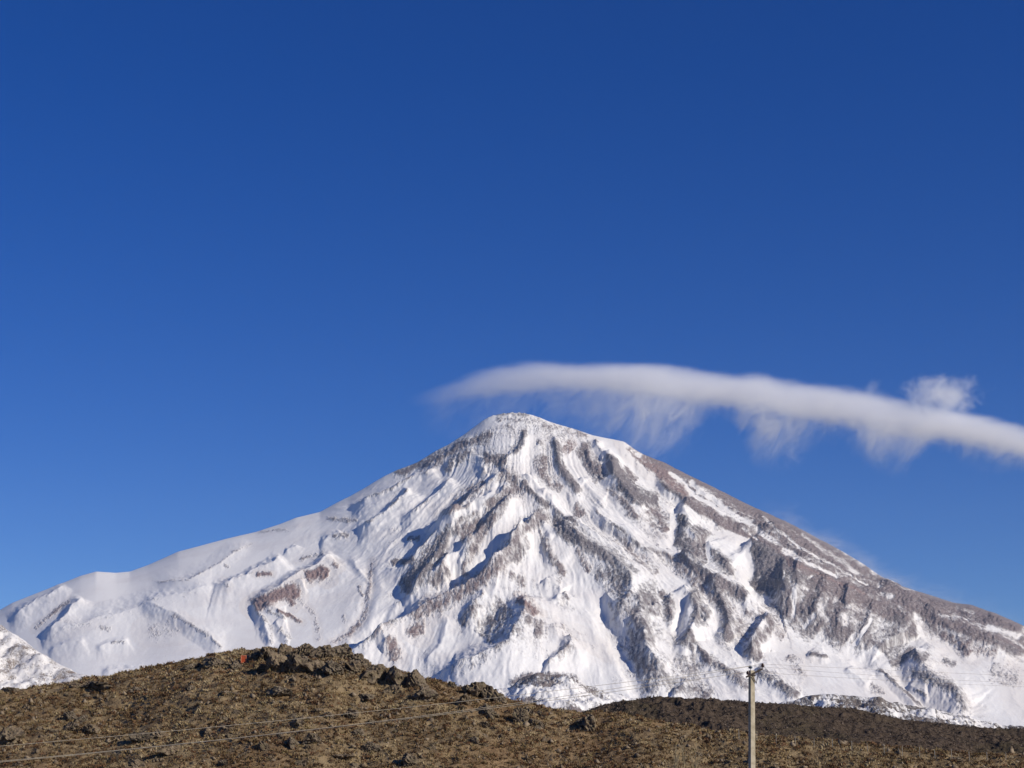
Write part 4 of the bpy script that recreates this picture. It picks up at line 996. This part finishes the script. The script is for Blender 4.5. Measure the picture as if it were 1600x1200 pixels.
def cable(p, q, sag, rad, lab, group):
    p, q = Vector(p), Vector(q); n = 40; pts = []
    for i in range(n + 1):
        t = i / n; v = p.lerp(q, t); v.z -= 4 * sag * t * (1 - t); pts.append(v)
    o = tube('power_cable', pts, rad, m_wire, None, 5)
    tag(o, lab, 'power cable', group)
LY = 62.0
cable(INS[2], at(-300, 1190, LY), 0.27, 0.008, 'highest power cable on the left side of the pole, crossing the rocky hill', 'power cables left of the pole')
cable(INS[0], at(-300, 1217, LY), 0.34, 0.009, 'lowest of the three power cables left of the pole', 'power cables left of the pole')
cable(INS[1], at(-300, 1213.5, LY), 0.48, 0.009, 'middle power cable left of the pole, running close above the lowest', 'power cables left of the pole')
RY = 140.0
cable(INS[1], at(1760, 1062, RY), 0.05, 0.005, 'highest thin power cable from the pole towards the right edge', 'power cables right of the pole')
cable(INS[2], at(1760, 1069, RY), 0.25, 0.005, 'middle thin power cable from the pole towards the right edge', 'power cables right of the pole')
cable(INS[0], at(1760, 1077, RY), 0.15, 0.005, 'lowest thin power cable from the pole towards the right edge', 'power cables right of the pole')

# ------------------------------------------------------------------ fence below the dark hill
fence = empty('wire_fence', (0, 0, 0))
FP = [1155, 1183, 1213, 1243, 1272, 1301, 1331, 1356, 1382, 1410, 1437, 1461, 1487, 1515, 1543, 1572, 1602]
heads = []
for i, px in enumerate(FP):
    py = float(interp(FG, px)) + 4
    x, y, z = place(px, py)
    H = random.uniform(1.15, 1.5)
    tp = (x + random.uniform(-.05, .05), y, z + H)
    bar('post', (x, y, z - 0.3), tp, 0.075, 0.075, m_post, fence, up=(0, 1, 0), bevel=0.008)
    heads.append((Vector((x, y - 0.06, z)), H))
for fr in (0.35, 0.65, 0.92):
    tube('wire', [p + Vector((0, 0, H * fr)) for p, H in heads], 0.003, m_wire, fence, 4)
tag(fence, 'thin wire fence with slender grey posts along the foot of the dark hill', 'fence')

# ------------------------------------------------------------------ orange marker on the crest
x, y, z = place(380.5, 1038)
mk = empty('marker_sign', (x, y, z))
zt = at(380.5, 1024, y)[2] - z
w2 = 4.3 * y / F
bar('panel', (0, 0, zt - 1.18), (0, 0, zt), w2 * 2, 0.05, m_orange, mk, up=(0, 1, 0))
for sx_ in (-1, 1):
    bar('frame', (sx_ * w2 * 0.85, -0.045, zt - 1.2), (sx_ * w2 * 0.85, -0.045, zt + 0.03), 0.11, 0.04, m_orange_l, mk, up=(0, 1, 0))
    bar('leg', (sx_ * w2 * 0.6, 0.02, -0.4), (sx_ * w2 * 0.6, 0.02, zt - 1.18), 0.06, 0.05, m_iron, mk, up=(0, 1, 0))
bar('band', (-w2 * 0.7, -0.045, zt - 0.06), (w2 * 0.7, -0.045, zt - 0.06), 0.12, 0.035, m_orange_l, mk, up=(0, 1, 0))
tag(mk, 'small orange red upright marker board left of the crest outcrop', 'marker')

# ------------------------------------------------------------------ snow patches on the rock at the right skyline
def snow_patch(px, py, w, h, lab):
    x, y, z = place(px, py + 3); m = y * PXM; y -= 0.9; x, y, z = at(px, py, y)
    bm = bmesh.new(); bmesh.ops.create_icosphere(bm, subdivisions=2, radius=1)
    for v in bm.verts:
        n_ = 1 + 0.25 * math.sin(v.co.x * 5 + px) * math.cos(v.co.z * 4)
        v.co = Vector((v.co.x * w * m / 2 * n_, v.co.y * 0.35, v.co.z * h * m / 2 * n_))
    me = bpy.data.meshes.new('snow_patch'); bm.to_mesh(me); bm.free()
    for pl in me.polygons: pl.use_smooth = True
    o = link('snow_patch', me, m_snowpatch); o.location = (x, y, z); o.rotation_euler = (0.2, 0.4 if w > h else -0.9, 0)
    tag(o, lab, 'snow patch')
snow_patch(766.5, 1083, 3.5, 5, 'lower small white snow patch left of the dark rounded rock')
snow_patch(772, 1076.5, 6, 3, 'upper white snow streak on the dark rounded rock')

# ------------------------------------------------------------------ bare saplings in front of the grass
def sapling(px, Y, top_py, lean, nst, lab, seed):
    r = random.Random(seed)
    x, y, _ = at(px, 1200, Y); z0 = float(fg_height(np.array([x]), np.array([Y]))[0])
    root = empty('sapling', (x, Y, z0))
    H = at(px, top_py, Y)[2] - z0
    pts = [Vector((lean * H * (i / 8) ** 1.2 + r.uniform(-.03, .03) * i / 3, r.uniform(-.05, .05), H * i / 8)) for i in range(9)]
    pts[0].z = -0.2
    tube('trunk', pts, [0.05 * (1 - i / 8.6) + 0.006 for i in range(9)], m_bark, root, 6)
    for k in range(nst):
        t = r.uniform(0.12, 0.9); i = int(t * 8); b = pts[i].lerp(pts[min(i + 1, 8)], t * 8 - i)
        a = r.uniform(0, 6.28); L = (1 - t) * H * 0.42 + 0.35
        d = Vector((math.cos(a) * 0.35, math.sin(a) * 0.35, 1)).normalized()
        tube('branch', [b, b + d * L * 0.5, b + d * L + Vector((math.cos(a) * .05, 0, 0.05))], [0.016, 0.011, 0.004], m_bark, root, 4)
    tag(root, lab, 'sapling', 'bare saplings in front of the grass')
sapling(1067.5, 112, 1148, 0.005, 24, 'tallest pale bare sapling, left of the utility pole', 1)
sapling(1054, 115, 1163, 0.01, 16, 'thin bare sapling just left of the tallest one', 2)
sapling(1075.5, 109, 1160, 0.10, 16, 'bare sapling leaning right, beside the tallest one', 3)
sapling(1060, 121, 1176, -0.02, 12, 'shortest bare sapling, between the two upright ones', 4)

# ------------------------------------------------------------------ the banner cloud over the summit
CY = 15600.0
TOP = [(600, 640), (640, 622), (680, 603), (720, 591), (760, 579), (800, 572), (850, 567), (900, 567), (950, 568), (1000, 570), (1050, 573), (1100, 578), (1150, 583),
       (1185, 583), (1210, 592), (1250, 599), (1300, 606), (1350, 613), (1400, 621), (1450, 633), (1500, 643), (1550, 655), (1600, 668), (1660, 686), (1740, 712)]
BOTT = [(600, 646), (640, 634), (680, 632), (720, 628), (760, 625), (800, 621), (850, 616), (900, 614), (950, 616), (1000, 621), (1050, 630), (1100, 638), (1150, 640),
       (1200, 650), (1250, 662), (1300, 668), (1350, 678), (1400, 686), (1450, 688), (1500, 694), (1550, 704), (1600, 720), (1660, 742), (1740, 770)]
PXA, PXB = 600, 1740
XA, XB = at(PXA, 600, CY)[0], at(PXB, 600, CY)[0]
ZR0, ZR1 = at(800, 800, CY)[2], at(800, 540, CY)[2]
def zt_at(pts, px): return at(px, float(interp(pts, px)), CY)[2]

def cloud():
    t = NT('banner_cloud_vapour'); p = t.geo()
    sep = t.n('ShaderNodeSeparateXYZ'); t.set(sep.inputs[0], p); X, Y, Z = sep.outputs
    sx_ = t.math('DIVIDE', t.math('SUBTRACT', X, XA), XB - XA, clamp=True)
    def curve(pts):
        fc = t.n('ShaderNodeFloatCurve'); cv = fc.mapping.curves[0]
        P = [((px - PXA) / (PXB - PXA), v) for px, v in pts]
        cv.points[0].location = P[0]; cv.points[1].location = P[-1]
        for a in P[1:-1]: cv.points.new(*a)
        fc.mapping.update(); t.set(fc.inputs[1], sx_); return fc.outputs[0]
    nz = lambda z: (z - ZR0) / (ZR1 - ZR0)
    top = curve([(px, nz(zt_at(TOP, px))) for px, _ in TOP]); bot = curve([(px, nz(zt_at(BOTT, px))) for px, _ in BOTT])
    zc = t.math('MULTIPLY', t.math('ADD', top, bot), 0.5); hf = t.math('MULTIPLY', t.math('SUBTRACT', top, bot), 0.5)
    zn = t.math('DIVIDE', t.math('SUBTRACT', Z, ZR0), ZR1 - ZR0)
    big = t.noise(t.map(p, (0.30, 0.6, 1)), 1 / 260, 3, 0.5)
    fin = t.noise(t.map(p, (0.55, 1, 1)), 1 / 75, 5, 0.6)
    v = t.math('DIVIDE', t.math('SUBTRACT', zn, zc), hf)
    w = t.math('DIVIDE', t.math('SUBTRACT', Y, CY), 300)
    r = t.math('SQRT', t.math('ADD', t.math('MULTIPLY', v, v), t.math('MULTIPLY', w, w)))
    r = t.math('ADD', r, t.math('MULTIPLY', t.math('SUBTRACT', big, 0.5), 0.95))
    lowside = t.ss(v, 0.2, -0.9)
    r = t.math('ADD', r, t.math('MULTIPLY', t.math('MULTIPLY', t.math('SUBTRACT', fin, 0.5), 1.7), t.math('ADD', 0.22, lowside)))
    body = t.ss(r, 1.06, 0.40)
    env_b = curve([(600, 0), (630, 0.0), (650, 0.02), (680, .08), (720, .2), (760, .36), (800, .52), (880, .75), (960, .9), (1050, 1), (1740, 1)])
    body = t.math('MULTIPLY', t.math('MULTIPLY', body, env_b), t.math('ADD', 0.30, t.math('MULTIPLY', t.ss(v, -1.1, 0.0), 0.70)))
    # ragged fringe hanging under the body
    env = curve([(600, 0), (650, 0), (700, .12), (850, .22), (940, .55), (1000, .8), (1050, .8), (1090, .55), (1130, .35), (1170, .85), (1230, .85), (1290, .5), (1350, .7), (1420, .85), (1480, .6), (1530, .8), (1600, .6), (1740, .5)])
    ext = curve([(600, .12), (700, .20), (850, .28), (940, .30), (1000, .34), (1050, .30), (1090, .20), (1130, .12), (1180, .27), (1230, .27), (1290, .14), (1360, .20), (1400, .22), (1470, .10), (1520, .14), (1600, .10), (1740, .1)])
    dp = t.math('DIVIDE', t.math('SUBTRACT', zc, zn), t.math('MULTIPLY', ext, 1.7))
    pv = t.map(t.map(p, rot=(0, math.radians(-35), 0)), (1, 1, 0.5))
    wn_ = t.noise(pv, 1 / 200, 8, 0.70, 1.3)
    wn2 = t.noise(pv, 1 / 620, 3, 0.5, 0.4)
    ww = t.math('ADD', t.math('MULTIPLY', wn_, 0.72), t.math('MULTIPLY', wn2, 0.28))
    thr = t.math('ADD', 0.375, t.math('MULTIPLY', dp, 0.15))
    wis = t.ss(t.math('SUBTRACT', ww, thr), 0.0, 0.13)
    wis = t.math('MULTIPLY', wis, t.math('MULTIPLY', t.ss(dp, 1.05, 0.35), t.ss(dp, -0.1, 0.15)))
    wis = t.math('MULTIPLY', t.math('MULTIPLY', wis, env), t.ss(t.math('ABSOLUTE', w), 1.1, 0.2))
    # detached puffs above the tail
    def puff(px, py, rx, rz, k):
        x, _, z = at(px, py, CY)
        a = t.math('DIVIDE', t.math('SUBTRACT', X, x), rx * 5.6); b = t.math('DIVIDE', t.math('SUBTRACT', Z, z), rz * 5.6)
        q = t.math('SQRT', t.math('ADD', t.math('ADD', t.math('MULTIPLY', a, a), t.math('MULTIPLY', b, b)), t.math('MULTIPLY', w, w)))
        q = t.math('ADD', q, t.math('MULTIPLY', t.math('SUBTRACT', t.noise(p, 1 / 120, 6, 0.62, 0.5), 0.5), 2.6))
        return t.math('MULTIPLY', t.ss(q, 1.1, 0.1), k)
    pf = t.math('ADD', puff(1470, 619, 60, 34, 1.0), puff(1362, 606, 12, 9, 0.25))
    d = t.math('ADD', t.math('MULTIPLY', body, 0.0056), t.math('ADD', t.math('MULTIPLY', wis, 0.0044), t.math('MULTIPLY', pf, 0.0042)))
    pvn = t.n('ShaderNodeVolumePrincipled'); pvn.inputs['Color'].default_value = (1, 1, 1, 1)
    pvn.inputs['Anisotropy'].default_value = 0.0
    t.set(pvn.inputs['Density'], d); t.t.links.new(pvn.outputs[0], t.out.inputs['Volume'])
    t.m.cycles.volume_step_rate = 1.0
    n = 34; V = []; Fc = []
    for i in range(n + 1):
        px = 596 + (PXB - 596) * i / n
        tp = float(interp(TOP, px)) - 14; bt = float(interp(BOTT, px)) + float(interp([(600, 30), (700, 60), (850, 95), (1050, 105), (1130, 80), (1180, 90), (1230, 90), (1290, 70), (1400, 70), (1500, 55), (1740, 45)], px))
        if 1330 < px < 1560: tp = min(tp, 588)
        x, _, z1 = at(px, tp, CY); z0 = at(px, bt, CY)[2]
        V += [(x, CY - 330, z0), (x, CY + 330, z0), (x, CY + 330, z1), (x, CY - 330, z1)]
    for i in range(n):
        for k in range(4):
            k2 = (k + 1) % 4; Fc.append((i * 4 + k, i * 4 + k2, i * 4 + 4 + k2, i * 4 + 4 + k))
    Fc += [(3, 2, 1, 0), (n * 4, n * 4 + 1, n * 4 + 2, n * 4 + 3)]
    me = raw_mesh('cloud', V, Fc)
    bm = bmesh.new(); bm.from_mesh(me); bmesh.ops.recalc_face_normals(bm, faces=bm.faces[:]); bm.to_mesh(me); bm.free()
    o = link('cloud', me, t.m)
    tag(o, 'long white banner cloud with ragged underside above the summit', 'cloud', None, 'stuff')
cloud()

# ------------------------------------------------------------------ snow blown off the right flank by the wind
def blown_snow():
    t = NT('blown_snow'); p = t.geo()
    sep = t.n('ShaderNodeSeparateXYZ'); t.set(sep.inputs[0], p); X, Y, Z = sep.outputs
    PXS = [1180, 1230, 1260, 1300, 1350, 1400, 1450, 1500, 1560, 1620]
    P3 = []
    for px in PXS:
        side = min(abs(px - 805) / 800, 1.2); Yk = PEAK_Y - 1150 * side ** 1.3
        P3.append(at(px, float(interp(SKY, px)), Yk))
    x0, x1 = P3[0][0], P3[-1][0]; z0, z1 = P3[-1][2] - 100, P3[0][2] + 100
    sx_ = t.math('DIVIDE', t.math('SUBTRACT', X, x0), x1 - x0, clamp=True)
    def curve(v):
        fc = t.n('ShaderNodeFloatCurve'); cv = fc.mapping.curves[0]; q = [((a[0] - x0) / (x1 - x0), b) for a, b in zip(P3, v)]
        cv.points[0].location = q[0]; cv.points[1].location = q[-1]
        for a in q[1:-1]: cv.points.new(*a)
        fc.mapping.update(); t.set(fc.inputs[1], sx_); return fc.outputs[0]
    zl = curve([(a[2] - z0) / (z1 - z0) for a in P3]); env = curve([0, .5, .9, 1, 1, .9, .8, .45, .2, 0])
    h = t.math('SUBTRACT', Z, t.math('ADD', t.math('MULTIPLY', zl, z1 - z0), z0))
    n = t.noise(t.map(p, (0.45, 1, 1), rot=(0, math.radians(25), 0)), 1 / 130, 6, 0.62, 1.2)
    d = t.math('MULTIPLY', t.math('MULTIPLY', t.ss(t.math('SUBTRACT', n, t.math('MULTIPLY', h, 0.0011)), 0.42, 0.66), env), t.ss(h, 230, -20))
    v = t.n('ShaderNodeVolumePrincipled'); v.inputs['Color'].default_value = (1, 1, 1, 1)
    t.set(v.inputs['Density'], t.math('MULTIPLY', d, 0.0016)); t.t.links.new(v.outputs[0], t.out.inputs['Volume'])
    V = []; Fc = []
    for x, y, z in P3: V += [(x, y - 330, z - 170), (x, y + 200, z - 90), (x, y + 200, z + 240), (x, y - 330, z + 240)]
    n_ = len(P3) - 1
    for i in range(n_):
        for k in range(4):
            k2 = (k + 1) % 4; Fc.append((i * 4 + k, i * 4 + k2, i * 4 + 4 + k2, i * 4 + 4 + k))
    Fc += [(3, 2, 1, 0), (n_ * 4, n_ * 4 + 1, n_ * 4 + 2, n_ * 4 + 3)]
    me = raw_mesh('blowing_snow', V, Fc)
    bm = bmesh.new(); bm.from_mesh(me); bmesh.ops.recalc_face_normals(bm, faces=bm.faces[:]); bm.to_mesh(me); bm.free()
    tag(link('blowing_snow', me, t.m), 'thin veil of snow blown off the right flank of the volcano', None, None, 'stuff')
blown_snow()

# ------------------------------------------------------------------ the air between here and the mountain
def haze():
    t = NT('thin_blue_air'); v = t.n('ShaderNodeVolumePrincipled')
    v.inputs['Color'].default_value = (0.55, 0.74, 1.0, 1); v.inputs['Density'].default_value = 0.7e-5
    t.t.links.new(v.outputs[0], t.out.inputs['Volume'])
    x0, x1, y0, y1, z0, z1 = -12000, 12000, -300, 20500, -1200, 3150
    V = [(x, y, z) for z in (z0, z1) for y in (y0, y1) for x in (x0, x1)]
    me = raw_mesh('haze', V, [(0, 2, 3, 1), (4, 5, 7, 6), (0, 1, 5, 4), (2, 6, 7, 3), (0, 4, 6, 2), (1, 3, 7, 5)])
    tag(link('haze', me, t.m), kind='stuff')
if HAZE: haze()
